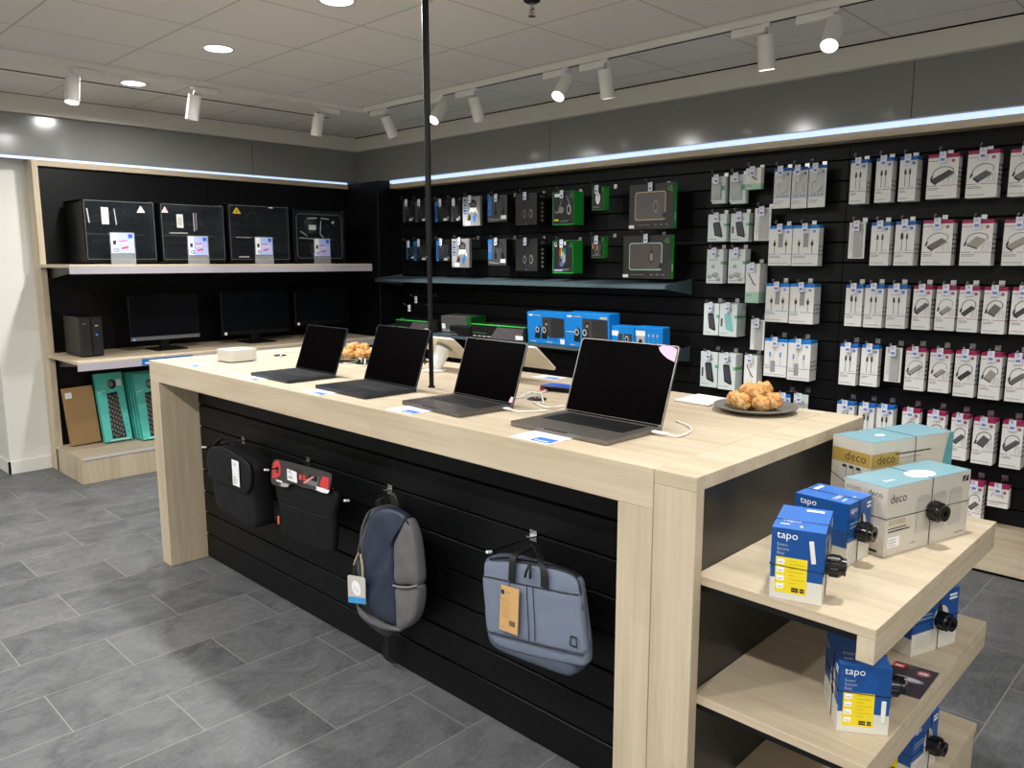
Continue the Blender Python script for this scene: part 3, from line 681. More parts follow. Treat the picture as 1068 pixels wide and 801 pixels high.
        m.box(x0+.004, x1-.004, yf+.002, yf+.018, z0+h*.28, z0+h*.84, M('blister_film', (230, 232, 235), .1, alpha=.22), bev=.004)
    # ---- dark gaming / office packages
    elif kind in ('dk', 'db'):
        m.box(x0, x1, yf+.01, yf+.013, z0, z1, DKG2); m.box(x0+.02, x1-.015, yf-.004, yf+.01, z0+.02, z1-.04, M('blister_dark', (60, 62, 66), .15, alpha=.5), bev=.005)
        f = m.face((x0, yf+.01, z0), (1, 0, 0), (0, 0, 1))
        f.rect(.002, .002, w*.2, h*.95, BLUEP if kind == 'db' else TAUPE); f.rect(w*.55, h*.05, w*.8, h*.16, CARDW); textlines(f, w*.8, w*.95, h*.2, 3, CARDW)
        m.blob((x0+w*.45, yf+.003, z0+h*.5), .03, M('mouse_black', (40, 40, 43), .3), amp=0, n=8, sq=(.75, .2, 1.3))
        m.cyl((x0+w*.45, yf-.004, z0+h*.66), (x0+w*.45, yf-.009, z0+h*.66), .006, SILV, n=10)
    elif kind == 'gl':
        m.box(x0, x1, yf, yf+dep, z0, z1, SILV, bev=.001); f = fr()
        f.rect(.003, h*.05, w*.26, h*.98, M('print_pale', (165, 165, 165), .5)); f.text('HARD', w*.24, h*.42, .06, BLUEP, rot=PI/2) if False else None
        for q in range(6): f.poly([(w*.05, h*(.42+.09*q)), (w*.22, h*(.40+.09*q)), (w*.24, h*(.45+.09*q)), (w*.07, h*(.48+.09*q))], BLUEP if q % 2 == 0 else INK)
        f.ell(w*.62, h*.74, w*.2, h*.15, INK); f.ell(w*.62, h*.72, w*.14, h*.08, TAUPE)
        f.poly([(w*.35, h*.35), (w*.45, h*.62), (w*.8, h*.62), (w*.9, h*.35), (w*.75, h*.5), (w*.62, h*.45), (w*.5, h*.5)], CARDW)
        f.poly([(w*.58, h*.3), (w*.82, h*.45), (w*.72, h*.12), (w*.66, h*.1)], BLUEP); f.rect(w*.16, h*.03, w*.45, h*.16, CARDW)
        f.poly([(w*.28, h*.2), (w*.4, h*.45), (w*.5, h*.3), (w*.45, h*.18)], INK)
    elif kind == 'hs':
        m.box(x0, x1, yf, yf+dep, z0, z1, DKG2, bev=.001); f = fr(); f.rect(.002, .002, w-.002, h-.002, M('print_dim', (68, 68, 70), .5))
        f.rect(.003, h*.25, w*.22, h*.97, BLUEP); f.text('PC', w*.2, h*.5, .05, SILV, rot=PI/2)
        f.line([(v.x, v.y) for v in curve_pts([(w*.4, h*.3, 0), (w*.42, h*.75, 0), (w*.6, h*.9, 0), (w*.78, h*.75, 0), (w*.82, h*.35, 0)], 5)], .008, INK)
        f.ell(w*.42, h*.36, w*.07, h*.13, DKG2); f.ell(w*.8, h*.36, w*.08, h*.14, DKG2); f.line([(w*.1, h*.12), (w*.45, h*.08), (w*.8, h*.14)], .004, INKL); f.rect(w*.68, h*.1, w*.95, h*.24, CARDW)
    elif kind == 'hd':
        m.box(x0, x1, yf, yf+dep, z0, z1, DKG2, bev=.001); f = fr(); f.rect(.002, .002, w-.002, h-.002, M('print_dim2', (36, 36, 36), .4))
        f.line([(v.x, v.y) for v in curve_pts([(w*.42, h*.3, 0), (w*.4, h*.66, 0), (w*.58, h*.82, 0), (w*.74, h*.66, 0), (w*.72, h*.3, 0)], 5)], .006, INK)
        f.ell(w*.42, h*.36, w*.07, h*.13, INKG); f.ell(w*.42, h*.36, w*.05, h*.1, DKG2); f.ell(w*.72, h*.36, w*.08, h*.14, INKG); f.ell(w*.71, h*.36, w*.055, h*.1, DKG)
        f.ell(w*.5, h*.93, w*.04, .006, BLUEP); f.ell(w*.5, h*.04, w*.04, .005, BLUEP); s_ = sd()
        for q in range(5): s_.rect(dep*.45, h*(.12+.13*q), dep*.65, h*(.12+.13*q)+h*.06, INKL)
        s_.rect(dep*.3, h*.85, dep*.8, h*.87, INKG); s_.rect(dep*.3, h*.9, dep*.8, h*.92, INKG)
    elif kind in ('gr', 'gs'):
        m.box(x0, x1, yf, yf+dep, z0, z1, GREEN, bev=.001); f = fr(); b_ = .006 if kind == 'gr' else .003
        f.rect(b_, b_, w-b_*.3, h-b_*.3, DKG2)
        f.line([(w*.83, h*.82), (w*.92, h*.93), (w*.95, h*.8), (w*.83, h*.82)], .003, GREEN)
        if kind == 'gr':
            if seed % 2 == 0:
                f.line([(v.x, v.y) for v in curve_pts([(w*.3, h*.42, 0), (w*.45, h*.75, 0), (w*.65, h*.85, 0), (w*.8, h*.6, 0)], 5)], .01, INKG); f.ell(w*.42, h*.45, w*.12, h*.1, INKG); f.ell(w*.78, h*.45, w*.1, h*.16, INKL); f.ell(w*.77, h*.45, w*.06, h*.1, INK)
                f.line([(w*.12, h*.42), (w*.2, h*.36), (w*.34, h*.4)], .005, INKL); f.rect(w*.08, h*.12, w*.3, h*.18, YELLOW); f.rect(w*.1, h*.84, w*.5, h*.94, CARDW)
            else:
                for q in range(6): f.ell(w*(.38+.08*(q % 3)), h*(.3+.12*(q//2)), w*.11, h*.1, (INK, M('iris_blue', (60, 90, 140), .4), INKG)[q % 3])
                for q, c in enumerate((RED, YELLOW, GREEN, BLUEBR)): f.rect(w*(.35+.08*q), h*.55, w*(.39+.08*q), h*.8, c)
                f.rect(w*.08, h*.06, w*.5, h*.12, M('text_violet', (150, 140, 190), .5)); f.text('G', w*.06, h*.82, .04, CARDW); f.rect(w*.35, h*.86, w*.65, h*.97, CARDW)
            textlines(f, w*.4, w*.9, h*.12, 2, INKG)
        else:
            if z1 > 1.7: f.ell(w*.5, h*.5, w*.2, h*.26, CARDW); f.ell(w*.5, h*.62, w*.04, h*.06, INKG)
            else:
                f.ell(w*.48, h*.52, w*.26, h*.36, INKG); f.ell(w*.48, h*.52, w*.22, h*.31, INK); f.ell(w*.48, h*.5, w*.1, h*.2, INKG); f.rect(w*.05, h*.45, w*.2, h*.7, M('orange2', (200, 96, 60), .4))
            textlines(f, w*.1, w*.8, h*.14, 2, INKG)
    elif kind == 'gm':
        m.box(x0, x1, yf, yf+dep, z0, z1, DKG2, bev=.001); s_ = sd(); s_.rect(.001, .001, dep-.001, h-.001, GREEN); s_.rect(dep*.35, h*.18, dep*.65, h*.35, CARDW)
        f = fr(); f.rect(.002, .002, w-.002, h-.002, M('print_dim3', (36, 34, 32), .45))
        col = M('mat_taupe', (84, 76, 74), .5)
        def rr(a0, b0, a1, b1, c, mm):
            pts = []
            for cx_, cy_, s0 in ((a1-c, b1-c, 0), (a0+c, b1-c, 1), (a0+c, b0+c, 2), (a1-c, b0+c, 3)):
                for i in range(5): t_ = PI/2*(s0+i/4); pts.append((cx_+c*math.cos(t_), cy_+c*math.sin(t_)))
            f.poly(pts, mm)
        up = z1 > 1.7
        rr(w*.13, h*.2, w*.82, h*.83, .018, GREENP if not up else M('rgb_edge', (196, 170, 130), .4)); rr(w*.145, h*.22, w*.805, h*.81, .015, col if not up else M('mat_grey', (92, 88, 84), .5))
        f.ell(w*.8, h*.3, w*.05, w*.05, DKG2)
        f.ell(w*.6, h*.5, w*.05, h*.14, INK if not up else SILV); f.ell(w*.6, h*.5, w*.035, h*.1, INKG if not up else col)
        if not up: f.rect(w*.595, h*.62, w*.605, h*.8, INK)
        f.line([(w*.86, h*.86), (w*.93, h*.93), (w*.95, h*.82), (w*.86, h*.86)], .004, GREEN)
        f.rect(w*.0, h*.03, w*.12, h*.1, CARDW); textlines(f, w*.18, w*.5, h*.09, 1, INKG)
        for q in range(3): f.rect(w*(.58+.12*q), h*.09, w*(.64+.12*q), h*.105, INKG)
    return m
DESC = {'cb': ('cable_box', 'white cable box, blue top edge', 'boxed cable'),
 'pk': ('adapter_box', 'white adapter box with magenta top edge', 'boxed adapter'),
 'sm': ('adapter_box', 'short white adapter box with magenta top edge', 'boxed adapter'),
 'wc': ('blister_card', 'plain white back of a blister card', 'blister card'),
 'bl': ('blister_pack', 'pale grey and green blister pack', 'blister pack'),
 'cl': ('blister_pack', 'small clear blister pack', 'blister pack'),
 'gb': ('accessory_box', 'narrow white and pale green accessory box', 'boxed accessory'),
 'ph': ('phone_case_box', 'pale box showing a dark phone case', 'boxed phone case'),
 'pt': ('phone_case_box', 'pale box showing a teal phone case', 'boxed phone case'),
 'sp': ('holder_box', 'pale box showing a grey phone holder', 'boxed holder'),
 'wb': ('cable_blister', 'coiled white cable in a blister', 'cable pack'),
 'gd': ('video_cable_box', 'wide white box, gold plugs', 'boxed cable'),
 'bd': ('network_cable_box', 'wide white box, blue plugs', 'boxed cable'),
 'dk': ('mouse_pack', 'dark mouse blister with grey side stripe', 'mouse pack'),
 'db': ('mouse_pack', 'dark mouse blister with blue side stripe', 'mouse pack'),
 'gl': ('glove_box', 'grey and blue box with a figure print', 'boxed gadget'),
 'hs': ('headset_box', 'dark headset box with blue left stripe', 'boxed headset'),
 'hd': ('headset_box', 'black headset box with dim grey front', 'boxed headset'),
 'gr': ('headset_box', 'green sided black box with headset picture', 'boxed headset'),
 'gs': ('mouse_box', 'small green sided mouse box', 'boxed mouse'),
 'gm': ('mousepad_box', 'large flat black box, green side', 'boxed mouse mat')}
ROWW = ['top', 'second', 'third', 'fourth', 'fifth', 'sixth']
AREA = {'C': 'right field', 'A': 'phone case field', 'B': 'blue-topped field', 'D': 'dark field'}
def wall_grid():
    seed = 0
    for key, items in TAB:
        ar, row = key[0], int(key[2])
        dark = ar == 'D'; yf = -.2 if dark else -.115
        for i, (kd, x0, x1, z0, z1, dep) in enumerate(items):
            seed += 1; nm, ds, cat = DESC[kd]
            if kd == 'pk' and x1-x0 > .11: ds = 'wide adapter box, magenta top edge'
            place = '%s from left, %s row, %s' % (ORD[i], ROWW[row-1], AREA[ar])
            xc = (x0+x1)/2
            hk_z = z1+.006
            if dark: hk_z = z1+.004
            if kd in ('gr',): xh = xc
            else: xh = xc
            hook(xh, hk_z, yf, 'chrome hook holding the item '+place)
            n = 1
            if kd in ('cb', 'pk', 'ph', 'pt', 'gd', 'bd', 'sp', 'gb', 'sm') and dep > .045: n = 2 if dep < .08 else 3
            d1 = dep/n
            m = product(kd, x0, x1, z0, z1, yf, d1-.0015 if n > 1 else dep, seed)
            org = (xc, yf+d1/2, z0)
            o = m.build(nm, None, org); tag(o, ds+', '+place, cat, {'C': 'boxes hanging in the right field', 'A': 'packs in the middle field', 'B': 'cables in the blue topped field', 'D': 'gaming packs in the dark field'}[ar])
            for j in range(1, n):
                c = o.copy(); C.objects.link(c); c.location.y += d1*j
                c['label'] = '%s box directly behind the front box %s' % (['', 'next', 'rear'][j], place)
wall_grid()
# ------------------------------------------------------------------ printers, screens and boxes on the left unit
GLASS = M('smoked_glass', (36, 40, 44), .06, spec=.6, alpha=.5)
GLASSR = M('side_glass', (70, 75, 80), .1, spec=.6, alpha=.55)
BODY = M('printer_body', (8, 8, 9), .35, spec=.2)
BED = M('printer_bed', (60, 60, 58), .4)
ACR = M('acrylic', (200, 205, 210), .08, alpha=.25)
def printer(y0, y1, z1, style, lab):
    x1, z0 = .55, 1.4255; xc = .18
    t = thing('enclosed_printer', ((x1+xc)/2, (y0+y1)/2, z0), lab, '3d printer', 'printers on the upper shelf')
    m = MB()
    m.box(xc, x1, y0, y1, z0+.012, z0+.075, BODY, bev=.004)            # plinth
    m.box(xc, xc+.02, y0, y1, z0+.075, z1, BODY)                       # back
    m.box(xc, x1-.012, y0, y0+.014, z0+.075, z1, BODY, bev=.002)       # left side
    m.box(xc, x1-.002, y0, y1, z1-.02, z1, BODY, bev=.004)             # top frame
    m.box(x1-.018, x1-.002, y1-.03, y1, z0+.075, z1, M('printer_edge', (74, 76, 76), .35), bev=.003)
    for yy in (y0+.03, y1-.05): m.box(x1-.06, x1-.03, yy, yy+.02, z0, z0+.013, BLACKG)
    m.build('enclosure', t)
    m = MB(); m.box(xc+.03, x1-.03, y1-.006, y1-.001, z0+.08, z1-.022, GLASSR); m.build('side_window', t)
    m = MB()
    m.box(xc+.06, x1-.06, y0+.06, y1-.06, z0+.15, z0+.16, BED); m.cyl((xc+.1, y0+.02, z1-.13), (xc+.1, y1-.02, z1-.13), .006, STEEL, n=10)
    m.cyl((x1-.12, y0+.02, z0+.2), (x1-.12, y1-.03, z0+.2), .004, M('rod_bright', (180, 176, 165), .3), n=8)
    m.build('print_bed', t)
    m = MB(); yc = y0+(y1-y0)*.45; m.box(xc+.12, xc+.19, yc, yc+.06, z1-.2, z1-.1, DKMETAL, bev=.005); m.cyl((xc+.155, yc+.03, z1-.2), (xc+.155, yc+.03, z1-.23), .008, STEEL, r1=.002)
    m.tube(curve_pts([(xc+.15, yc+.03, z1-.1), (xc+.13, yc+.06, z1-.05), (xc+.08, yc+.14, z1-.04), (xc+.05, yc+.2, z1-.12)], 5), .004, STEEL)
    m.build('print_head', t)
    m = MB(); m.box(x1-.0019, x1+.003, y0+.004, y1-.004, z0+.03, z1-.006, GLASS, bev=.001)
    dr = m.build('door', t)
    m = MB(); f = m.face((x1+.0032, y0, z0), (0, 1, 0), (0, 0, 1)); w, h = y1-y0, z1-z0
    EDGE = M('door_edge', (88, 92, 92), .35); PAPER = M('label_paper', (205, 208, 200), .5)
    if style < 4: f.line([(.006, .034), (.006, h-.01), (w-.006, h-.01), (w-.006, .034), (.006, .034)], .004, EDGE)
    else:
        f.line([(.03, .05), (.022, .07), (.022, h-.06), (.04, h-.035), (w-.05, h-.035), (w-.03, h-.06), (w-.03, .06), (w-.045, .045), (.04, .045)], .006, EDGE)
    if style == 1:
        f.rect(w*.24, h*.62, w*.34, h*.88, PAPER)
        for q in range(9): f.line([(w*.25, h*(.64+.027*q)), (w*.33, h*(.645+.027*q))], .002, INKG)
        f.line([(w*.05, h*.85), (w*.07, h*.64)], .007, INKL); f.line([(w*.42, h*.86), (w*.44, h*.62)], .006, INKL)
        f.poly([(w*.74, h*.82), (w*.86, h*.82), (w*.80, h*.93)], CARDW)
    elif style == 2:
        f.rect(w*.24, h*.6, w*.34, h*.82, PAPER); f.rect(w*.26, h*.64, w*.32, h*.78, INKL)
        f.poly([(w*.02, h*.84), (w*.12, h*.84), (w*.07, h*.94)], M('warn_white', (232, 214, 208), .5)); f.line([(w*.045, h*.86), (w*.095, h*.86), (w*.07, h*.91), (w*.045, h*.86)], .003, RED)
        f.rect(w*.5, h*.55, w*.515, h*.85, INKL); f.rect(w*.54, h*.57, w*.55, h*.85, INKL); f.rect(w*.12, h*.5, w*.4, h*.525, INKG)
    elif style == 3:
        f.poly([(w*.06, h*.84), (w*.2, h*.84), (w*.13, h*.95)], M('warn_yellow', (206, 176, 40), .5)); f.poly([(w*.115, h*.86), (w*.145, h*.86), (w*.13, h*.92)], DKG2)
        f.rect(w*.1, h*.44, w*.35, h*.455, INKG); f.rect(w*.13, h*.11, w*.3, h*.13, INKL); f.ell(w*.7, h*.965, .02, .004, CARDW)
    else:
        f.rect(w*.28, h*.63, w*.42, h*.72, PAPER); f.line([(w*.26, h*.84), (w*.44, h*.85)], .008, INKL); f.line([(w*.52, h*.85), (w*.68, h*.84)], .006, INKL)
        f.line([(w*.1, h*.48), (w*.26, h*.47), (w*.4, h*.46)], .008, INKG); f.line([(w*.52, h*.8), (w*.5, h*.55), (w*.56, h*.5)], .007, INKL); f.line([(w*.12, h*.6), (w*.24, h*.52)], .009, INKG)
        f.ell(w*.76, h*.78, .012, .012, INKL)
    m.build('door_print', dr)
printer(-2.545, -2.095, 1.845, 1, 'dark glass enclosed printer with white triangle, leftmost on the upper shelf')
printer(-2.055, -1.60, 1.845, 2, 'dark glass enclosed printer with small red edged triangle, second on the upper shelf')
printer(-1.562, -1.075, 1.862, 3, 'black enclosed printer with yellow warning triangle, third on the upper shelf')
printer(-1.03, -.565, 1.848, 4, 'smaller looking printer with rounded window, rightmost on the upper shelf')
CARDBL = M('card_lavender', (176, 188, 236), .4); CARDSQ = M('card_blue', (52, 92, 210), .4)
def price_stand(px0, px1, py0, py1, lab):
    a = on_x(px0, py1, .72); b = on_x(px1, py0, .72); w = b.y-a.y
    t = thing('price_card_stand', (.70, (a.y+b.y)/2, 1.4255), lab, 'price stand', 'price stands before the printers')
    m = MB(); m.box(.718, .7215, a.y-.006, b.y+.006, 1.4285, b.z+.006, ACR); m.box(.66, .7215, a.y-.006, b.y+.006, 1.4255, 1.428, ACR); m.build('holder', t)
    m = MB(); m.box(.722, .7232, a.y, b.y, a.z, b.z, CARDBL); f = m.face((.7233, a.y, a.z), (0, 1, 0), (0, 0, 1)); h = b.z-a.z
    f.rect(0, 0, w*.28, h, CARDW); f.ell(w*.2, h*.16, w*.1, w*.1, CARDSQ); f.ell(w*.2, h*.16, w*.05, w*.05, CARDW); f.rect(w*.08, h*.42, w*.22, h*.64, INK)
    f.rect(w*.75, h*.76, w*.94, h*.96, CARDSQ); f.line([(w*.35, h*.6), (w*.68, h*.64)], .006, M('card_red', (222, 92, 130), .5)); f.poly([(w*.45, h*.2), (w*.75, h*.28), (w*.72, h*.36), (w*.42, h*.28)], M('card_red2', (220, 60, 80), .5))
    textlines(f, w*.35, w*.9, h*.5, 2, CARDW)
    m.build('card', t)
price_stand(116.5, 139, 243.5, 264, 'clear stand with blue and white price card before the leftmost printer')
price_stand(197, 216, 247, 266, 'clear stand with blue and white price card before the second printer')
price_stand(267, 283.5, 248, 265.5, 'clear stand with blue and white price card before the yellow triangle printer')
price_stand(328.5, 343.5, 249.5, 267, 'clear stand with blue and white price card before the rightmost printer')
SCR = M('screen_black', (10, 12, 16), .25, spec=.15)
SILB = M('chin_silver', (120, 122, 126), .35, metal=.4)
def screen(y0, y1, z0, z1, lab, chin):
    x = .45
    t = thing('desktop_screen', (x-.03, (y0+y1)/2, .8245), lab, 'monitor', 'screens on the lower shelf')
    m = MB(); m.box(x-.022, x, y0, y1, z0, z1, DKMETAL, bev=.003); p = m.build('casing', t)
    m = MB(); m.box(x+.0001, x+.0012, y0+.006, y1-.006, z0+.03, z1-.006, SCR); m.build('display', t)
    m = MB(); m.box(x+.0001, x+.002, y0+.002, y1-.002, z0+.001, z0+.026, chin); f = m.face((x+.0021, y0, z0), (0, 1, 0), (0, 0, 1))
    f.rect(.015, .002, .035, .024, CARDSQ if chin is SILB else CARDW); f.rect(.018, .006, .032, .012, CARDW); f.text('acer', .03+.04*0+(y1-y0)*.47, .008, .016, INKL)if False else None
    m.build('chin', t)
    yc = (y0+y1)/2
    m = MB(); m.box(x-.06, x-.024, yc-.03, yc+.03, .832, z0+.12, DKMETAL, bev=.004); m.build('neck', t)
    m = MB(); m.box(x-.12, x+.10, yc-.11, yc+.11, .8245, .834, DKMETAL, bev=.003); m.build('foot', t)
    m = MB(); m.box(x-.014, x+.002, yc-.028, yc+.028, z1+.0005, z1+.011, DKMETAL, bev=.003); m.build('webcam', t)
screen(-2.275, -1.785, .895, 1.203, 'black screen with grey lower bar, left of three on the lower shelf', SILB)
screen(-1.61, -1.05, .89, 1.212, 'black screen in the middle of three, partly above the first laptop', DKMETAL)
screen(-.99, -.49, .93, 1.203, 'black screen nearest the corner column on the lower shelf', DKMETAL)
t = thing('desktop_computer', (.45, -2.565, .8245), 'slim black desktop tower at the left end of the lower shelf', 'computer')
m = MB(); m.box(.27, .58, -2.635, -2.495, .829, 1.09, BODY, bev=.004); m.box(.30, .34, -2.62, -2.51, .8245, .83, BLACKG); m.box(.5, .54, -2.62, -2.51, .8245, .83, BLACKG); m.build('case', t)
m = MB(); m.box(.5802, .588, -2.633, -2.568, .835, 1.085, M('bezel_gloss', (34, 35, 37), .25), bev=.002); m.box(.5802, .585, -2.563, -2.497, .835, 1.085, DKG2, bev=.002)
f = m.face((.5882, -2.635, .829), (0, 1, 0), (0, 0, 1)); f.rect(.018, .213, .04, .218, INKG); f.rect(.092, .196, .112, .203, INKL); f.rect(.078, .01, .079, .25, INK)
f.ell(.1, .14, .008, .008, M('power_blue', (70, 110, 220), .3)); m.build('front_bezel', t)
# boxes on the base, leaning back
TEAL = M('box_teal', (96, 208, 196), .4); TEALD = M('box_teal_side', (64, 168, 156), .45); KRAFT = M('cardboard', (158, 126, 84), .8, noise=.08, scale=60)
def leaning(nm, x, y0, w, h, t_, deg, col, side, lab, cat, kb, grp=None, roll=0):
    T = Matrix.Translation((x, y0, .1775)) @ Matrix.Rotation(R(-deg), 4, 'Y') @ Matrix.Rotation(R(roll), 4, 'X')
    m = MB(); m.T = T
    m.box(0, t_, 0, w, 0, h, side, bev=.0015); m.box(t_-.001, t_+.0006, .001, w-.001, .001, h-.001, col)
    f = m.face((t_+.0008, 0, 0), (0, 1, 0), (0, 0, 1))
    if kb:
        f.poly([(w*.28, .02), (w*.80, .02), (w*.72, h*.72), (w*.34, h*.70)], DKG2)
        for r_ in range(26):
            for c_ in range(5):
                b0 = .03+r_*(h*.68-.03)/26; sh = (w*.02)*(r_/26); a0 = w*.32+c_*w*.088+sh*.5
                f.rect(a0, b0, a0+w*.06, b0+h*.017, INKG if (r_+c_) % 3 else INK, 2.2)
        f.ell(w*.58, h*.83, w*.15, h*.07, DKG2); f.ell(w*.54, h*.835, w*.09, h*.045, INKG)
        f.rect(w*.74, h*.80, w*.93, h*.90, CARDW); f.line([(w*.05, h*.72), (w*.3, h*.75)], .004, CARDW); f.text('tg', w*.06, h*.88, .03, CARDW) if False else None
        for q in range(3): f.ell(w*.9, h*(.12+.1*q), .005, .005, M('dot_violet', (120, 110, 180), .5))
        f.rect(w*.2, .006, w*.9, .012, CARDW)
    else:
        f.rect(w*.04, h*.82, w*.26, h*.92, CARDW); f.rect(w*.06, h*.86, w*.2, h*.865, INKG); f.rect(w*.02, h*.5, w*.98, h*.502, M('tape', (148, 118, 78), .5))
        f.rect(w*.2, h*.04, w*.4, h*.045, INKG)
    o = m.build(nm, None, (x+.02, y0+w/2, .1775)); tag(o, lab, cat, grp)
leaning('cardboard_box', .215, -2.645, .19, .40, .045, 8, KRAFT, KRAFT, 'plain brown cardboard box leaning at the left end of the wood base', 'box', False, roll=2)
leaning('keyboard_box', .295, -2.455, .185, .49, .04, 15, TEAL, TEALD, 'teal keyboard box standing alone between brown box and teal stack', 'boxed keyboard', True)
for i, w_ in enumerate(('front', 'second', 'third', 'rearmost')):
    leaning('keyboard_box', .402-.046*i, -2.235-.004*i, .185, .478, .04, 15, TEAL, TEALD, '%s teal keyboard box of the leaning stack beside the counter' % w_, 'boxed keyboard', i == 0, 'stacked teal keyboard boxes')
# ------------------------------------------------------------------ grey metal shelves on the slat wall and what stands on them
SHELFM = M('shelf_teal_grey', (78, 96, 102), .32, spec=.6)
for i, dz in enumerate((0, -.42)):
    t = thing('metal_shelf', (2.05, -.16, 1.29+dz), ['upper sloping blue grey metal shelf below the dark packages', 'lower sloping blue grey metal shelf carrying the blue boxes'][i], 'shelf')
    m = MB(); P = [(-.0125, 1.317), (-.31, 1.299), (-.31, 1.276), (-.306, 1.276), (-.304, 1.295), (-.0125, 1.313)]
    m.prism([(.6, y, z+dz) for y, z in P], (2.897, 0, 0), SHELFM); m.build('tray', t)
    for x in (.595, 3.497):
        m = MB(); m.prism([(x, -.0125, 1.335+dz), (x, -.31, 1.301+dz), (x, -.30, 1.274+dz), (x, -.0125, 1.235+dz)], (.004, 0, 0), SHELFM); m.build('side_bracket', t)
TS = Matrix.Translation((0, -.0125, .8975)) @ Matrix.Rotation(math.atan(.018/.2975), 4, 'X')
BOXBL = M('box_bright_blue', (12, 130, 214), .4)
def on_shelf(nm, x0, x1, y0, y1, h, mat, lab, cat, art, grp=None):
    m = MB(); m.T = TS; m.box(x0, x1, y0, y1, .0015, h, mat, bev=.002); f = m.face((x0, y0, 0), (1, 0, 0), (0, 0, 1)); w = x1-x0
    if art in (1, 2):
        G1 = M('speaker_dark', (62, 60, 60), .4); G2 = M('speaker_side', (44, 43, 44), .4)
        f.poly([(w*.40, h*.38), (w*.62, h*.2), (w*.62, h*.86), (w*.40, h*.86)], G1); f.poly([(w*.62, h*.2), (w*.97, h*.26), (w*.97, h*.84), (w*.62, h*.86)], G2)
        f.ell(w*.51, h*.66, w*.055, h*.09, DKG2); f.ell(w*.51, h*.64, w*.03, h*.05, INKG)
        for q in (.28, .46): f.poly([(w*(q-.09), h*.18), (w*(q+.06), h*.16), (w*(q+.08), h*.5), (w*(q+.02), h*.6), (w*(q-.05), h*.5)], DKG2); f.ell(w*(q-.01), h*.45, w*.05, h*.1, INKL); f.ell(w*(q-.01), h*.45, w*.03, h*.06, INK)
        f.rect(w*.05, h*.88, w*.16, h*.93, CARDW); f.rect(w*.2, h*.89, w*.38, h*.92, INKL); f.rect(w*.1, h*.06, w*.22, h*.09, INKL)
        if art == 1: f.rect(w*.86, h*.05, w*.97, h*.2, CARDW); f.rect(w*.5, h*.06, w*.66, h*.1, INKL); f.poly([(w*.6, h*.2), (w*.75, h*.14), (w*.8, h*.2), (w*.66, h*.24)], BLUEHDR)
        else: f.rect(w*.8, h*.86, w*.96, h*.93, INKL); f.line([(w*.02, h*.45), (w*.22, h*.45)], .003, CARDW)
    elif art == 3:
        f.rect(w*.03, h*.62, w*.32, h*.82, CARDW)
        for a, b in ((.3, .5), (.56, .92)): f.rect(w*a, 0.004, w*b, h*.72, M('speaker_dark', (62, 60, 60), .4))
        f.ell(w*.68, h*.5, w*.08, h*.14, INKL); f.ell(w*.68, h*.5, w*.05, h*.08, DKG2)
    elif art == 4:
        f.rect(w*.06, 0.004, w*.36, h*.8, INKL); f.rect(w*.04, h*.66, w*.38, h*.86, CARDW); f.ell(w*.2, h*.42, w*.07, h*.12, DKG2)
        for q in range(3): f.rect(w*(.5+.15*q), h*.2, w*(.53+.15*q), h*.75, M('print_cyan', (60, 160, 225), .5)); f.ell(w*(.515+.15*q), h*.7, w*.03, h*.06, INKL)
    elif art in (5, 6, 7, 8, 9):
        if art not in (7, 9):
            m.box(x0+.002, x1-.002, y0+.001, y0+.02, h, h+.004, M('edge_lime', (70, 205, 80), .4)); 
        f.poly([(w*.35, .004), (w*.5, h*.9), (w*.97, h*.9), (w*.9, .004)], M('print_taupe2', (92, 84, 88), .4)) if art in (5, 6) else None
        if art in (5, 6): f.rect(w*.82, h*.12, w*.95, h*.42, CARDW)
        for q in range(4): f.rect(w*(.04+.09*q), h*.12, w*(.1+.09*q), h*.2, INKL, 3)
        f.line([(w*.04, h*.4), (w*.3, h*.38)], .006, M('print_greendim', (60, 110, 70), .4))
        if art == 7: f.rect(w*.02, h*.25, w*.14, h*.55, CARDW, 3); m.box(x1-.05, x1+.001, y0-.001, y1-.01, h*.5, h+.001, M('print_greendark', (20, 90, 30), .4)); f.rect(w*.4, .004, w*.5, h*.5, DKG2)
    o = m.build(nm, None, TS @ Vector(((x0+x1)/2, (y0+y1)/2, 0))); tag(o, lab, cat, grp)
on_shelf('speaker_box', 2.38, 2.728, -.295, -.19, .218, BOXBL, 'large bright blue speaker box, left one of the two tall blue boxes', 'boxed speakers', 1)
on_shelf('speaker_box', 2.736, 3.10, -.305, -.19, .228, BOXBL, 'large bright blue speaker box, right one of the two tall blue boxes', 'boxed speakers', 2)
on_shelf('speaker_box', 3.106, 3.28, -.29, -.21, .158, BOXBL, 'low bright blue box with dark speaker pair beside the tall blue boxes', 'boxed speakers', 3)
on_shelf('speaker_box', 3.287, 3.49, -.29, -.21, .163, BOXBL, 'low bright blue box with white cube print at the shelf end', 'boxed speakers', 4)
on_shelf('gaming_keyboard_box', .78, 1.22, -.17, -.05, .075, DKG2, 'flat black box with lime green top edge, rear left on the metal shelf', 'boxed keyboard', 8)
on_shelf('gaming_keyboard_box', .88, 1.34, -.30, -.178, .085, DKG2, 'flat black box with lime edge and white sticker left of the pole', 'boxed keyboard', 5)
on_shelf('headset_carton', 1.37, 1.72, -.22, -.06, .135, M('box_grey_print', (84, 82, 82), .5), 'grey printed carton with dark green end just right of the pole', 'box', 7)
on_shelf('gaming_keyboard_box', 1.56, 1.785, -.30, -.228, .072, DKG2, 'short black box with small white lines, between grey carton and long black box', 'boxed keyboard', 9)
on_shelf('gaming_keyboard_box', 1.80, 2.365, -.30, -.15, .1, DKG2, 'long black box with lime edge and white sticker beside the blue boxes', 'boxed keyboard', 6)
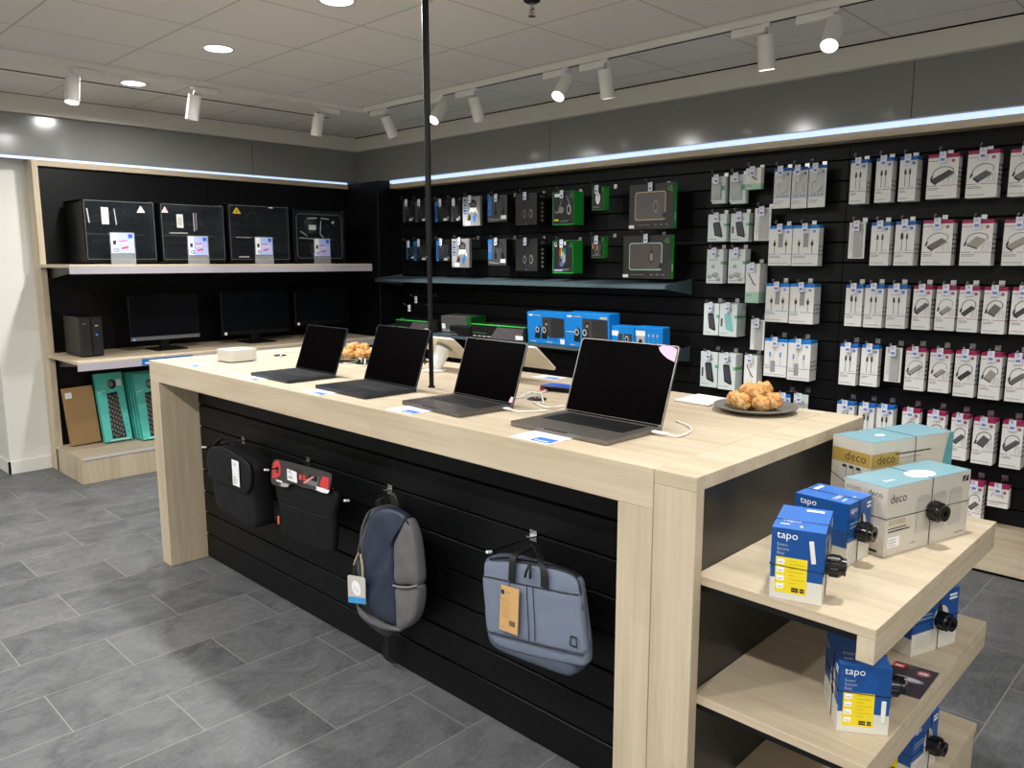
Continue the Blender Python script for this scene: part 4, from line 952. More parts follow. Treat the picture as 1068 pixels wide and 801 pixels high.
hook(1.03, 1.155, -.20, 'upper empty chrome hook with price tag in the dark corner'); hook(.99, 1.085, -.24, 'lower empty chrome hook with price tag in the dark corner')

# ------------------------------------------------------------------ things on the counter
def keys_mat(): return M('key_black', (17, 17, 18), .45)
def laptop(x, y, yaw, W, D, Lh, tilt, alu, lab, pink=None):
    T0 = Matrix.Translation((x, y, zT)) @ Matrix.Rotation(R(yaw), 4, 'Z')
    t = thing('laptop', (x+W/2, y+D/2, zT), lab, 'laptop')
    def rrbox(m, z0, z1, mt, r=.009, T=None):
        pts = []
        for cx_, cy_, s0 in ((W-r, D-.002, 0), (r, D-.002, 1), (r, r, 2), (W-r, r, 3)):
            rr = .002 if s0 in (0, 1) else r
            cx_ = (W-rr if s0 in (0, 3) else rr); cy_ = (D-rr if s0 in (0, 1) else rr)
            for i in range(6): a = PI/2*(s0+i/5); pts.append((cx_+rr*math.cos(a), cy_+rr*math.sin(a)))
        m.prism([(a, b, z0) for a, b in pts], (0, 0, z1-z0), mt); return pts
    m = MB(); m.T = T0; rrbox(m, .002, .013, alu)
    for a, b in ((.02, .02), (W-.03, .02), (.02, D-.03), (W-.03, D-.03)): m.cyl((a, b, .0002), (a, b, .003), .007, BLACKG, n=10)
    m.box(W*.38, W*.62, -.0004, .004, .0105, .0131, INK)
    base = m.build('base', t)
    m = MB(); m.T = T0; kw = W*.80; kx = (W-kw)/2; ky0, ky1 = D*.44, D*.90
    m.box(kx-.004, kx+kw+.004, ky0-.003, ky1+.003, .0129, .0133, M('key_well', (9, 9, 10), .5))
    rows = 6
    for r_ in range(rows):
        y0 = ky0+(ky1-ky0)*r_/rows; n_ = 14 if r_ else 10
        for c_ in range(n_):
            w0 = kw/14
            if r_ == 0 and c_ in (4, 5): continue
            a0 = kx+(c_*w0 if r_ or c_ < 4 else (c_+4)*w0); a1 = a0+w0-.0025
            m.box(a0, a1, y0+.0012, y0+(ky1-ky0)/rows-.0018, .0133, .0142, keys_mat())
        if r_ == 0: m.box(kx+4*w0, kx+10*w0-.0025 if False else kx+8*w0-.0025+w0*2-w0*2, y0+.0012, y0+(ky1-ky0)/rows-.0018, .0133, .0142, keys_mat())
    m.build('keyboard', t)
    m = MB(); m.T = T0; tm = M('trackpad_'+alu.name, [0, 0, 0], .3) if False else alu
    m.box(W*.32, W*.68, D*.05, D*.40, .01302, .0133, tm); m.build('trackpad', t)
    TL = T0 @ Matrix.Translation((0, D-.004, .0135)) @ Matrix.Rotation(R(-tilt), 4, 'X')
    m = MB(); m.T = TL
    pts = []
    rr = .009
    for cx_, cz_, s0, q in ((W-rr, Lh-rr, 0, rr), (rr, Lh-rr, 1, rr), (.002, .002, 2, .002), (W-.002, .002, 3, .002)):
        for i in range(6): a = PI/2*(s0+i/5); pts.append((cx_+q*math.cos(a), 0, cz_+q*math.sin(a)))
    m.prism(pts, (0, .0045, 0), alu); lid = m.build('lid', t)
    m = MB(); m.T = TL; c_ = Vector((W/2, 0, Lh/2))
    s_ = [((p[0]-c_.x)*(1-.004/W*2)+c_.x, -.0008, (p[2]-c_.z)*(1-.004/Lh*2)+c_.z+.001) for p in pts]
    m.prism(s_, (0, .0007, 0), M('laptop_display', (3, 2, 2), .3, spec=.01))
    ds = m.build('display', lid)
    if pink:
        m = MB(); m.T = TL; f = m.face((0, -.0012, 0), (1, 0, 0), (0, 0, 1)); f.poly([(W*a, Lh*b) for a, b in pink], M('reflection_pink', (236, 196, 224), .5), .1)  # pink reflection on the screen, painted as a flat patch
        tag(m.build('painted_reflection', ds), 'pale pink rounded reflection painted on the display corner')
    m = MB(); m.T = T0; m.cyl((.012, D-.003, .0135), (W-.012, D-.003, .0135), .0035, BLACKG, n=10); m.build('hinge', t)
MIDN = M('laptop_midnight', (44, 48, 58), .3, metal=.5); GREYA = M('laptop_grey', (118, 113, 108), .3, metal=.55); GREYB = M('laptop_grey_dark', (98, 94, 92), .3, metal=.55)
laptop(3.185, -2.812, -1, .305, .208, .19, 20.5, MIDN, 'dark blue black laptop furthest from the camera, smallest looking of the four')
laptop(3.657, -2.808, -2, .326, .214, .215, 19.5, MIDN, 'dark laptop second from the left, just left of the black pole')
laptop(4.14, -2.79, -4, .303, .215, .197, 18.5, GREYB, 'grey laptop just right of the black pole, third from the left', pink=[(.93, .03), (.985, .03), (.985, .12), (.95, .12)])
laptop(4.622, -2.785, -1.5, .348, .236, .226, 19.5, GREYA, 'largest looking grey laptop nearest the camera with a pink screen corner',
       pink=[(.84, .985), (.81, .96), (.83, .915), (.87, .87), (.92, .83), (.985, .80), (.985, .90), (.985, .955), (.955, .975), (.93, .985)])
# price cards lying flat
PCB = M('card_price_blue', (60, 120, 215), .45)
def price_card(x, y, lab, w=.125, d=.098, yaw=0, grp='flat price cards on the counter'):
    m = MB(); m.T = Matrix.Translation((x, y, zT+.0006)) @ Matrix.Rotation(R(yaw), 4, 'Z')
    m.box(0, w, 0, d, 0, .0012, CARDW); f = m.face((0, 0, .0013), (1, 0, 0), (0, 1, 0))
    f.rect(w*.48, d*.06, w*.97, d*.5, PCB); f.rect(w*.55, d*.14, w*.9, d*.2, CARDW); textlines(f, w*.08, w*.42, d*.8, 5, INKL, h=.002, gap=.012); textlines(f, w*.5, w*.9, d*.85, 3, INKL, h=.002, gap=.01)
    o = m.build('price_card', None, (x+w/2, y+d/2, zT)); tag(o, lab, 'price card', grp)
price_card(2.64, -2.868, 'flat white price card in front of the small silver computer')
price_card(3.205, -2.874, 'flat white price card before the furthest dark laptop', d=.06)
price_card(3.685, -2.884, 'flat white price card before the second laptop', d=.072)
price_card(4.178, -2.880, 'flat white price card before the laptop right of the pole', d=.088)
price_card(4.722, -2.886, 'flat white price card before the nearest laptop', w=.135, d=.098)
price_card(4.03, -2.055, 'flat white price card on the far side beside the tablet stand', d=.08, w=.12)
# silver mini computer
ALU = M('aluminium', (205, 204, 198), .4, metal=.25)
t = thing('mini_computer', (2.69, -2.616, zT), 'small rounded silver cube computer at the far left end of the counter', 'computer')
def rrect(cx, cy, w, d, r, n=6):
    return [(cx+sx*(w/2-r)+r*math.cos(PI/2*(q+i/n)), cy+sy*(d/2-r)+r*math.sin(PI/2*(q+i/n))) for q, (sx, sy) in enumerate(((1, 1), (-1, 1), (-1, -1), (1, -1))) for i in range(n+1)]
m = MB(); P = rrect(2.69, -2.616, .142, .142, .026); m.prism([(a, b, zT+.005) for a, b in P], (0, 0, .051), ALU); 
f = m.face((2.619, -2.687, zT+.0565), (1, 0, 0), (0, 1, 0)); f.ell(.071, .07, .011, .013, INKG); f.ell(.075, .088, .003, .005, INKG); m.build('housing', t)
m = MB(); P = rrect(2.69, -2.616, .12, .12, .022); m.prism([(a, b, zT+.0003) for a, b in P], (0, 0, .005), BLACKG); m.build('foot', t)
# plates with pastries
PLATE = M('plate_grey', (116, 114, 108), .35); 
def pastry_mat():
    m, n, l, b = new_mat('pastry')
    tc = n.new('ShaderNodeTexCoord'); a = n.new('ShaderNodeTexNoise'); a.inputs['Scale'].default_value = 42; a.inputs['Detail'].default_value = 8; a.inputs['Roughness'].default_value = .7
    l.new(tc.outputs['Object'], a.inputs['Vector']); cr = n.new('ShaderNodeValToRGB'); e = cr.color_ramp.elements
    e[0].position = .34; e[0].color = srgb((.56, .33, .12))+(1,); e[1].position = .68; e[1].color = srgb((.96, .86, .70))+(1,)
    k = e.new(.5); k.color = srgb((.83, .61, .33))+(1,)
    l.new(a.outputs['Fac'], cr.inputs[0]); l.new(cr.outputs[0], b.inputs['Base Color']); b.inputs['Roughness'].default_value = .55
    bp = n.new('ShaderNodeBump'); bp.inputs['Strength'].default_value = .9; bp.inputs['Distance'].default_value = .006; l.new(a.outputs['Fac'], bp.inputs['Height']); l.new(bp.outputs[0], b.inputs['Normal'])
    return m
PAST = pastry_mat()
def plate(cx, cy, r, lab, grp, heap, where):
    m = MB(); m.lathe([(r*.5, .0005), (r*.62, .001), (r*.95, .014), (r, .018), (r*.99, .0205), (r*.94, .018), (r*.6, .0055), (.001, .0048)], PLATE, (cx, cy, zT), n=48)
    tag(m.build('plate', None, (cx, cy, zT)), lab, 'plate')
    for i, (a, b, c, q) in enumerate(heap):
        m = MB(); m.blob((cx+a, cy+b, zT+c), q, PAST, seed=i*7+len(heap), amp=.13, n=16, sq=(1.04, .98, .88))
        tag(m.build('pastry_ball', None, (cx+a, cy+b, zT+c-q*.88)), 'rough golden brown pastry ball in the heap on '+where, 'pastry', grp)
hp = []
for i in range(6): a = 2*PI*i/6+.3; hp.append((.056*math.cos(a)-.006, .054*math.sin(a), .034, .0265 if i % 2 else .0285))
hp += [(0, 0, .034, .026)]
for i in range(3): a = 2*PI*i/3+.9; hp.append((.026*math.cos(a), .026*math.sin(a), .062+.005*(i == 0), .0255))
plate(5.012, -2.105, .125, 'grey round plate heaped with pastry balls near the right end of the counter', 'pastry balls on the near plate', hp, 'the near plate')
hp = []
for i in range(7): a = 2*PI*i/7+.5; hp.append((.062*math.cos(a), .060*math.sin(a), .034, .027))
hp += [(0, 0, .034, .027), (.03, .02, .060, .024), (-.03, .01, .060, .025), (.0, -.034, .06, .024)]
plate(3.085, -2.225, .118, 'grey round plate of pastry balls at the far side behind the laptops', 'pastry balls on the far plate', hp, 'the far plate')
m = MB(); m.T = Matrix.Translation((0, 0, zT+.0008))
Q = [(4.735, -2.128), (4.868, -2.143), (4.862, -1.985), (4.73, -1.97)]
for k in range(4):
    m.prism([(a+.0015*k, b-.001*k, .0012*k) for a, b in Q], (0, 0, .0010), CARDW)
tag(m.build('paper_napkin', None, (4.8, -2.05, zT)), 'folded white paper napkin lying left of the near pastry plate', 'napkin')
# tablets on security stands facing the far side
TABB = M('tablet_back', (214, 206, 190), .4, metal=.15); STW = M('stand_white', (226, 226, 222), .35)
def tablet(xr, yb, zb, yt, zt, W, xp, lab):
    t = thing('display_tablet', (xr-W/2, (yb+yt)/2, zT), lab, 'tablet', None)
    v = Vector((0, yt-yb, zt-zb)); L = v.length; v.normalize(); n = Vector((1, 0, 0)).cross(v)   # n points up / away
    m = MB(); r = .014; pts = []
    for s0, (sx, sy) in enumerate(((1, 1), (0, 1), (0, 0), (1, 0))):
        cx_ = W-r if sx else r; cy_ = L-r if sy else r
        for i in range(6): a = PI/2*(s0+i/5); pts.append(Vector((xr-W, yb, zb))+Vector((1, 0, 0))*(cx_+r*math.cos(a))+v*(cy_+r*math.sin(a)))
    m.prism(pts, -n*.007 if n.z < 0 else n*.007, TABB); b_ = m.build('back_shell', t)
    m = MB(); up = n if n.z > 0 else -n
    c_ = sum(pts, Vector())/len(pts); m.prism([c_+(p-c_)*.97+up*.0072 for p in pts], up*.0008, SCR); m.build('display', t)
    m = MB(); mid = Vector((xp, yb, zb))+v*(L*.55)-up*.002
    base = Vector((xp-.01, mid.y-.045, zT))
    m.cyl(base+Vector((0, 0, .004)), mid, .022, STW, r1=.034, n=28); m.build('post', t)
    m = MB(); m.lathe([(.05, 0.0005), (.052, .003), (.05, .006), (.024, .009), (.001, .009)], STW, tuple(base), n=32); m.build('foot', t)
    m = MB(); m.cyl(mid-(mid-base).normalized()*.004, mid+up*.0005-(mid-base).normalized()*.001, .037, M('stand_ring', (120, 118, 112), .3, metal=.5), n=28); m.build('collar', t)
tablet(4.20, -2.10, 1.034, -2.215, 1.128, .25, 4.03, 'tablet on white stand, its back seen between third and nearest laptops')
tablet(3.74, -2.10, 1.034, -2.215, 1.128, .25, 3.63, 'tablet on white tapered stand seen directly right of the black pole')
# cables, pucks and phone
def cable(nm, pts, r, mt, lab, cat='cable'):
    m = MB(); m.tube(curve_pts(pts, 8), r, mt, n=8); tag(m.build(nm, None, pts[0]), lab, cat)
CABW = M('cable_white', (232, 232, 230), .35)
z_ = zT+.004
def gp(px, py, z=z_): v = on_z(px, py, z); return (v.x, v.y, v.z)
m = MB(); a = Vector((4.972, -2.60, zT+.008)); m.box(a.x, a.x+.045, a.y-.008, a.y+.008, a.z-.003, a.z+.003, CABW, bev=.002)
m.tube(curve_pts([a+Vector((.044, 0, 0)), a+Vector((.07, .004, -.003)), (5.045, -2.56, z_), (5.03, -2.50, z_), (4.985, -2.45, z_), (4.93, -2.42, z_)], 8), .0026, CABW)
tag(m.build('charging_cable', None, (5.0, -2.55, zT)), 'white charging cable plugged into the right side of the nearest laptop', 'cable')
m = MB(); a = Vector((4.447, -2.635, zT+.008)); m.box(a.x-.02, a.x+.03, a.y-.007, a.y+.007, a.z-.003, a.z+.003, CABW, bev=.002)
m.tube(curve_pts([a+Vector((.028, 0, 0)), a+Vector((.06, .0, -.003)), (4.52, -2.62, z_), (4.56, -2.56, z_)], 8), .0026, CABW)
tag(m.build('charging_cable', None, (4.5, -2.62, zT)), 'short white plug and cable at the right side of the third laptop', 'cable')
def puck(px, py, r, lab, wires=2):
    c = on_z(px, py, zT); t = thing('security_puck', c, lab, 'cable outlet')
    m = MB(); m.lathe([(r, .0004), (r, .003), (r*.85, .005), (.001, .005)], DKMETAL, tuple(c), n=28); m.build('disc', t)
    for k in range(wires):
        s_ = (-1)**k; m = MB()
        m.tube(curve_pts([c+Vector((.01*s_, 0, .004)), c+Vector((.018*s_, .0, .022)), c+Vector((.035*s_, -.012, .010)), c+Vector((.055*s_, -.03, .0034)), c+Vector((.075*s_+.01, -.06, .0034))], 7), .0028, CABW if wires > 1 else DKMETAL); m.build('wire', t)
puck(560, 416.5, .032, 'dark round cable outlet with white wires left of the nearest laptop')
puck(292, 371, .030, 'dark round cable outlet behind the small silver computer and furthest laptop')
puck(378.5, 379.5, .030, 'dark round cable outlet just left of the second laptop lid')
puck(441, 377.5, .028, 'dark round cable outlet left of the black pole base', 1)
m = MB(); P = [gp(*q) for q in ((543, 414), (552, 409), (562, 410), (572, 406), (580, 402))]; m.tube(curve_pts(P, 8), .003, CABW)
tag(m.build('white_cable', None, P[0]), 'loose white cable lying between the round outlet and the phone', 'cable')
m = MB(); P = [gp(*q) for q in ((556, 419), (566, 424), (576, 425), (588, 423))]; m.tube(curve_pts(P, 8), .0028, CABW)
tag(m.build('white_cable', None, P[0]), 'white cable curving in behind the nearest laptop lid', 'cable')
m = MB(); P = [gp(*q) for q in ((291, 367.5), (297, 366.6), (305, 367), (312, 367.5))]; m.tube(curve_pts(P, 8), .003, CABW)
tag(m.build('white_cable', None, P[0]), 'white cable behind the furthest laptop lid', 'cable')
c = on_z(586, 408, zT)
t = thing('display_phone', c, 'thin phone with blue front lying by the nearest laptop lid', 'phone')
m = MB(); m.T = Matrix.Translation((c.x, c.y, zT)) @ Matrix.Rotation(R(12), 4, 'Z'); m.box(-.07, .08, -.036, .036, .012, .020, DKMETAL, bev=.003); m.build('body', t)
m = MB(); m.T = Matrix.Translation((c.x, c.y, zT)) @ Matrix.Rotation(R(12), 4, 'Z'); m.box(-.066, .076, -.033, .033, .0201, .0206, M('phone_blue', (40, 90, 200), .3)); m.build('display', t)
m = MB(); m.T = Matrix.Translation((c.x, c.y, zT)) @ Matrix.Rotation(R(12), 4, 'Z'); m.box(-.075, -.05, -.03, .03, .0005, .0119, RED, bev=.002); m.box(-.04, .06, -.025, .025, .0005, .0119, DKMETAL, bev=.002); m.build('stand', t)

# ------------------------------------------------------------------ boxed goods on the end shelves
TBL = M('box_royal_blue', (16, 76, 146), .32); TBLT = M('box_blue_top', (52, 112, 196), .28); CREAM = M('box_white_lower', (214, 210, 200), .42)
AQUA = M('box_aqua', (124, 166, 178), .24); OFFW = M('box_offwhite', (205, 200, 188), .42); BLKPL = M('lock_black', (12, 12, 13), .22)
def wrap(T, w, d, h, side, a, hz, lab, r=.0225):
    """security wrap: spool on a face plus wires round the box. side 'f' (front) or 'r' / 'l' (right / left)"""
    o = T @ Vector((w/2, d/2, 0)); t = thing('security_wrap', o, lab, 'anti theft lock')
    e = .0012; m = MB(); m.T = T
    if side == 'f': x_ = a; L = [(x_, -e, -0+.001), (x_, -e, h+e), (x_, d+e, h+e), (x_, d+e, .001)]
    else: L = [(-e, a, .001), (-e, a, h+e), (w+e, a, h+e), (w+e, a, .001)]
    m.tube(L, .0009, BLKPL, n=6); m.build('wire', t)
    m = MB(); m.T = T; m.tube([(-e, -e, hz+.004), (w+e, -e, hz), (w+e, d+e, hz+.004), (-e, d+e, hz+.006), (-e, -e, hz+.004)], .0009, BLKPL, n=6); m.build('wire', t)
    m = MB(); m.T = T
    c, n = {'f': (Vector((a, -.002, hz)), Vector((0, -1, 0))), 'r': (Vector((w+.002, a, hz)), Vector((1, 0, 0))), 'l': (Vector((-.002, a, hz)), Vector((-1, 0, 0)))}[side]
    m.cyl(c, c+n*.004, r*.9, BLKPL, n=28); m.cyl(c+n*.004, c+n*.024, r, BLKPL, n=28); m.cyl(c+n*.024, c+n*.028, r, BLKPL, r1=r*.86, n=28); m.cyl(c+n*.028, c+n*.036, r*.8, BLKPL, n=24); m.cyl(c+n*.0362, c+n*.037, r*.3, BLACKG, n=12)
    for k in range(8):
        a_ = 2*PI*k/8; u = n.orthogonal().normalized(); v = n.cross(u); q = c+n*.014+(u*math.cos(a_)+v*math.sin(a_))*r
        m.cyl(q-n*.008, q+n*.008, .0025, BLKPL, n=6)
    m.build('spool', t)
def label_art(f, w, h, logo=True):
    """front with light logo, three short words, yellow label"""
    f.rect(.001, h*.30, w-.001, h-.001, TBL)
    f.rect(w*.40*0+.001, .001, w-.001, h*.22, CREAM)
    f.text('tapo', w*.1, h*.86, h*.15, CARDW)
    for i, s_ in enumerate(('Smart', 'Secure', 'Easy')): f.text(s_, w*.11, h*(.755-.06*i), h*.058, INKL)
    f.rect(w*.10, h*.10, w*.70, h*.60, YELLOW)
    for i in range(4): f.rect(w*.13, h*(.50-.115*i), w*.27, h*(.57-.115*i), CARDW); f.rect(w*.15, h*(.52-.115*i), w*.25, h*(.53-.115*i), INKG)
    for i in range(7): f.rect(w*.36, h*(.56-.052*i), w*(.5+.14*(i % 2)), h*(.566-.052*i), M('label_olive', (170, 150, 40), .5))
    f.rect(w*.42, h*.13, w*.55, h*.19, INK); f.rect(w*.58, h*.13, w*.66, h*.19, INK); f.line([(w*.42, h*.16), (w*.66, h*.16)], .0008, YELLOW)
def side_art(f, w, h, words=True):
    f.rect(.001, h*.38, w-.001, h-.001, TBL); f.ell(w*.62, h*.52, w*.17, h*.24, CREAM); f.ell(w*.58, h*.62, w*.07, h*.17, INK); f.ell(w*.62, h*.42, w*.10, h*.07, INK)
    f.text('tapo', w*.06, h*.84, h*.13, CARDW)
    for i in range(2): f.rect(w*.08, h*(.66-.06*i), w*.42, h*(.675-.06*i), INKL); f.rect(w*.78, h*(.88-.06*i), w*.95, h*(.915-.06*i), CARDW)
    for i in range(4): f.rect(w*.08, h*(.28-.05*i), w*.5, h*(.285-.05*i), INKG)
def camera_box(T, w, d, h, lab, arts, grp=None):
    m = MB(); m.T = T
    m.box(0, w, 0, d, 0, h*.3, CREAM); m.box(0, w, 0, d, h*.3, h-.0008, TBL); m.box(0, w, 0, d, h-.0008, h, TBLT)
    for k, art in arts.items():
        f, fw = {'f': (m.face((0, 0, 0), (1, 0, 0), (0, 0, 1)), w), 'r': (m.face((w, 0, 0), (0, 1, 0), (0, 0, 1)), d), 'l': (m.face((0, d, 0), (0, -1, 0), (0, 0, 1)), d)}[k]
        f.rect(.0005, .0005, fw-.0005, h*.4, CREAM, .5); (label_art if art == 'label' else side_art)(f, fw, h)
    f = m.face((0, 0, h), (1, 0, 0), (0, 1, 0)); f.text('tapo', w*.14, d*.3, .02, CARDW, rot=0) if w > .08 else None
    f.rect(w*.12, d*.16, w*.3, d*.19, CARDW); f.rect(w*.5, d*.1, w*.56, d*.16, YELLOW); f.rect(w*.5, d*.82, w*.85, d*.9, CARDW)
    o = m.build('camera_box', None, T @ Vector((w/2, d/2, 0))); tag(o, lab, 'boxed camera', grp)
def TT(x, y, z, a): return Matrix.Translation((x, y, z+.0004)) @ Matrix.Rotation(R(a), 4, 'Z')
Z1, Z2, Z3 = .758, .4765, .178
T = TT(5.440, -2.858, Z1, 17.5); camera_box(T, .102, .162, .1505, 'blue box with yellow label, nearest box on the top end shelf', {'f': 'label', 'r': 'side'})
m = MB(); m.T = T; m.T = m.T @ Matrix.Translation((.083, -.0012, .085)) @ Matrix.Rotation(R(-8), 4, 'Y'); m.box(-.0045, .0045, -.0022, 0, -.0, .047, M('tag_gloss', (228, 228, 226), .3), bev=.001)
tag(m.build('security_tag', None, T @ Vector((.083, 0, .085))), 'slim white security tag stuck on the nearest blue box', 'security tag')
wrap(T, .102, .162, .1505, 'r', .055, .068, 'black round lock on the right side of the nearest blue box')
T = TT(5.492, -2.592, Z1, 86.5); camera_box(T, .116, .128, .147, 'blue box with camera picture behind the nearest blue box, top shelf', {'f': 'side', 'l': 'label'})
wrap(T, .116, .128, .147, 'f', .052, .075, 'black round lock on the second blue box of the top end shelf')
T = TT(5.563, -2.777, Z2, 32); camera_box(T, .100, .150, .148, 'blue box with yellow label at the front of the middle end shelf', {'f': 'label', 'l': 'side', 'r': 'side'})
m = MB(); m.T = T @ Matrix.Translation((.088, -.0012, .03)); m.box(-.0045, .0045, -.0022, 0, 0, .047, M('tag_gloss', (228, 228, 226), .3), bev=.001)
tag(m.build('security_tag', None, T @ Vector((.088, 0, .03))), 'slim white security tag on the front blue box of the middle shelf', 'security tag')
wrap(T, .100, .150, .148, 'r', .055, .085, 'black round lock on the front blue box of the middle end shelf')
T = TT(5.571, -2.346, Z2, 71); camera_box(T, .172, .12, .151, 'blue and white box at the back of the middle end shelf', {'f': 'side', 'l': 'label'})
wrap(T, .172, .12, .151, 'f', .098, .080, 'black round lock on the rear blue box of the middle end shelf')
T = TT(5.608, -2.40, Z3, 84); camera_box(T, .145, .105, .150, 'blue box low down on the bottom end shelf', {'f': 'side', 'l': 'label'})
wrap(T, .145, .105, .150, 'f', .10, .07, 'black round lock on the blue box of the bottom end shelf')
# mesh router boxes
def router_box(T, w, d, h, lab, kind):
    m = MB(); m.T = T; m.box(0, w, 0, d, 0, h-.001, OFFW); m.box(0, w, 0, d, h-.001, h, AQUA)
    f = m.face((0, 0, 0), (1, 0, 0), (0, 0, 1)); g = m.face((0, d, 0), (0, -1, 0), (0, 0, 1)); tp = m.face((0, 0, h), (1, 0, 0), (0, 1, 0))
    if kind == 'A':
        f.text('deco', w*.035, h*.76, h*.19, INK); f.text('AX1800', w*.035, h*.44, h*.11, GOLD); f.rect(w*.035, h*.385, w*.24, h*.40, INK); f.rect(w*.035, h*.34, w*.28, h*.36, INK)
        f.rect(w*.035, h*.12, w*.17, h*.27, CARDW); textlines(f, w*.045, w*.15, h*.22, 3, INKG, h=.002); f.rect(w*.9, h*.84, w*.975, h*.93, INK)
        f.line([(w*.92, h*.84), (w*.95, h*.93)], .003, OFFW); f.rect(w*.3, h*.1, w*.36, h*.115, INKG); f.rect(w*.84, h*.06, w*.96, h*.075, INKG)
        f.text('mesh', w*.06, h*.03, h*.06, M('print_aqua', (90, 150, 170), .5)) if False else None
        for k in range(3):
            cx = w*(.42+.20*k); f.poly([(cx-w*.07, h*.22), (cx+w*.085, h*.24), (cx+w*.085, h*.72), (cx+w*.04, h*.78), (cx-w*.07, h*.74)], M('print_router', (192, 187, 176), .4)); f.ell(cx+w*.01, h*.73, w*.075, h*.05, M('print_router_top', (182, 177, 167), .4))
        g.text('deco', d*.56, h*.84, h*.12, INK); g.text('AX1800', d*.04, h*.86, h*.075, INKG); g.rect(d*.06, h*.74, d*.3, h*.76, INKG); g.rect(d*.42, h*.02+.003, d*.85, h*.075, INK)
        g.rect(d*.7, h*.2, d*.86, h*.42, CARDW); g.line([(d*.5, .003), (d*.5, h-.002)], .0006, INKL)
        tp.ell(w*.55, d*.35, w*.14, d*.26, CARDW); tp.text('deco', w*.12, d*.3, .02, CARDW)
    else:
        f.rect(.001, h*.70, w*.33, h*.86, GOLD); f.text('deco', w*.07, h*.735, h*.15, INK); f.rect(w*.28, h*.82, w*.72, h*.835, INK); f.rect(w*.28, h*.77, w*.6, h*.778, INKG)
        f.text('Fast. Stable. Everywhere.', w*.06, h*.50, h*.098, INK)
        for k in range(2): cx = w*(.70+.145*k); f.rect(cx-w*.06, .004, cx+w*.06, h*.5, CARDW); f.ell(cx, h*.5, w*.065, h*.045, INK)
        f.poly([(w*.86, .003), (w-.001, .003), (w-.001, h-.002), (w*.94, h-.002), (w*.87, h*.6)], M('box_teal_end', (96, 160, 168), .35))
        g.rect(.001, h*.70, d-.001, h*.86, GOLD); g.text('deco', d*.34, h*.74, h*.15, INK)
        for k in range(3): cx = d*(.34+.18*k); g.rect(cx-d*.065, h*.37, cx+d*.065, h*.66, M('print_tower', (196, 194, 188), .4)); g.ell(cx, h*.66, d*.065, h*.018, INK); g.rect(cx+d*.045, h*.37, cx+d*.065, h*.65, INKG)
        for k in range(2): g.rect(d*.1, h*(.30-.04*k), d*.75, h*(.31-.04*k), INK)
        textlines(g, d*.1, d*.4, h*.18, 3, INKG, h=.0015)
        tp.ell(w*.3, d*.45, .016, .010, CARDW); tp.ell(w*.3, d*.45, .009, .005, AQUA)
    tag(m.build('router_box', None, T @ Vector((w/2, d/2, 0))), lab, 'boxed router')
T = TT(5.531, -2.471, Z1, 74.2); router_box(T, .33, .114, .167, 'off-white and aqua router box in front, with black lock on its face', 'A')
wrap(T, .33, .114, .167, 'f', .172, .088, 'black round lock on the front of the nearer router box', r=.024)
T = TT(5.427, -2.29, Z1, 70.5); router_box(T, .318, .122, .226, 'taller aqua topped router box with gold band, standing rear of the top shelf', 'B')
t = thing('security_wire', T @ Vector((.16, .06, 0)), 'thin black wire tied around the taller gold banded router box', 'security wire')
m = MB(); m.T = T; m.tube([(.165, -.0012, .001), (.165, -.0012, .2272), (.165, .1232, .2272), (.165, .1232, .001)], .0009, BLKPL, n=6); m.build('wire', t)
m = MB(); m.T = T; m.tube([(-.0012, .1232, .125), (-.0012, .06, .10), (-.0012, -.0012, .095)], .0009, BLKPL, n=6); m.build('wire', t)
# flyer
m = MB(); FP = [(5.552, -2.392), (5.650, -2.380), (5.6505, -2.53), (5.553, -2.542)]
FP = [(5.553, -2.545), (5.6505, -2.53), (5.6465, -2.378), (5.552, -2.388)]
m.prism([(a, b, Z2+.0005) for a, b in FP], (0, 0, .0008), M('flyer_dark', (62, 54, 60), .4))
f = m.face((5.553, -2.545, Z2+.0014), (1, .12, 0), (-.03, 1, 0))
f.rect(.004, .125, .03, .15, RED); f.rect(.008, .133, .026, .141, CARDW)
pts_ = []
for k in range(20): a = 2*PI*k/20; q = .017 if k % 2 else .011; pts_.append((.073+q*math.cos(a), .125+q*math.sin(a)))
f.poly(pts_, M('burst_pink', (222, 120, 130), .5)); f.rect(.064, .121, .082, .129, CARDW)
f.ell(.048, .078, .038, .013, M('flyer_glow', (170, 160, 190), .4)); f.ell(.048, .08, .030, .008, M('flyer_white', (225, 225, 235), .4)); f.ell(.038, .082, .014, .004, INK)
for k in range(4): f.rect(.012+.004*k, .02+.011*k, .045+.004*k, .026+.011*k, CARDW)
tag(m.build('promo_flyer', None, (5.6, -2.46, Z2)), 'dark leaflet with red corner lying between boxes on the middle end shelf', 'leaflet')
# ------------------------------------------------------------------ bags on the counter front
NYL = M('nylon_black', (17, 17, 19), .65, spec=.3, noise=.25, scale=260, bump=.15)
NYL2 = M('neoprene_black', (13, 13, 14), .7, spec=.25, noise=.2, scale=400, bump=.1)
NAVY = M('fabric_navy', (40, 50, 68), .42, spec=.5, noise=.22, scale=220, bump=.12)
GREYF = M('fabric_grey', (98, 96, 98), .8, noise=.16, scale=300, bump=.12)
GREYD = M('fabric_dark_grey', (70, 70, 74), .8, noise=.16, scale=300, bump=.12)
BLUEG = M('fabric_blue_grey', (112, 122, 142), .85, noise=.24, scale=420, bump=.15)
WEB = M('webbing_black', (14, 14, 15), .6)
ZIP = M('zip_dark', (30, 31, 34), .4)
def outline(pts, y, n=6, sm=True):
    P = [on_y(a, b, y) for a, b in pts]
    return [(v.x, v.z) for v in (smoothed(P, n) if sm else P)]
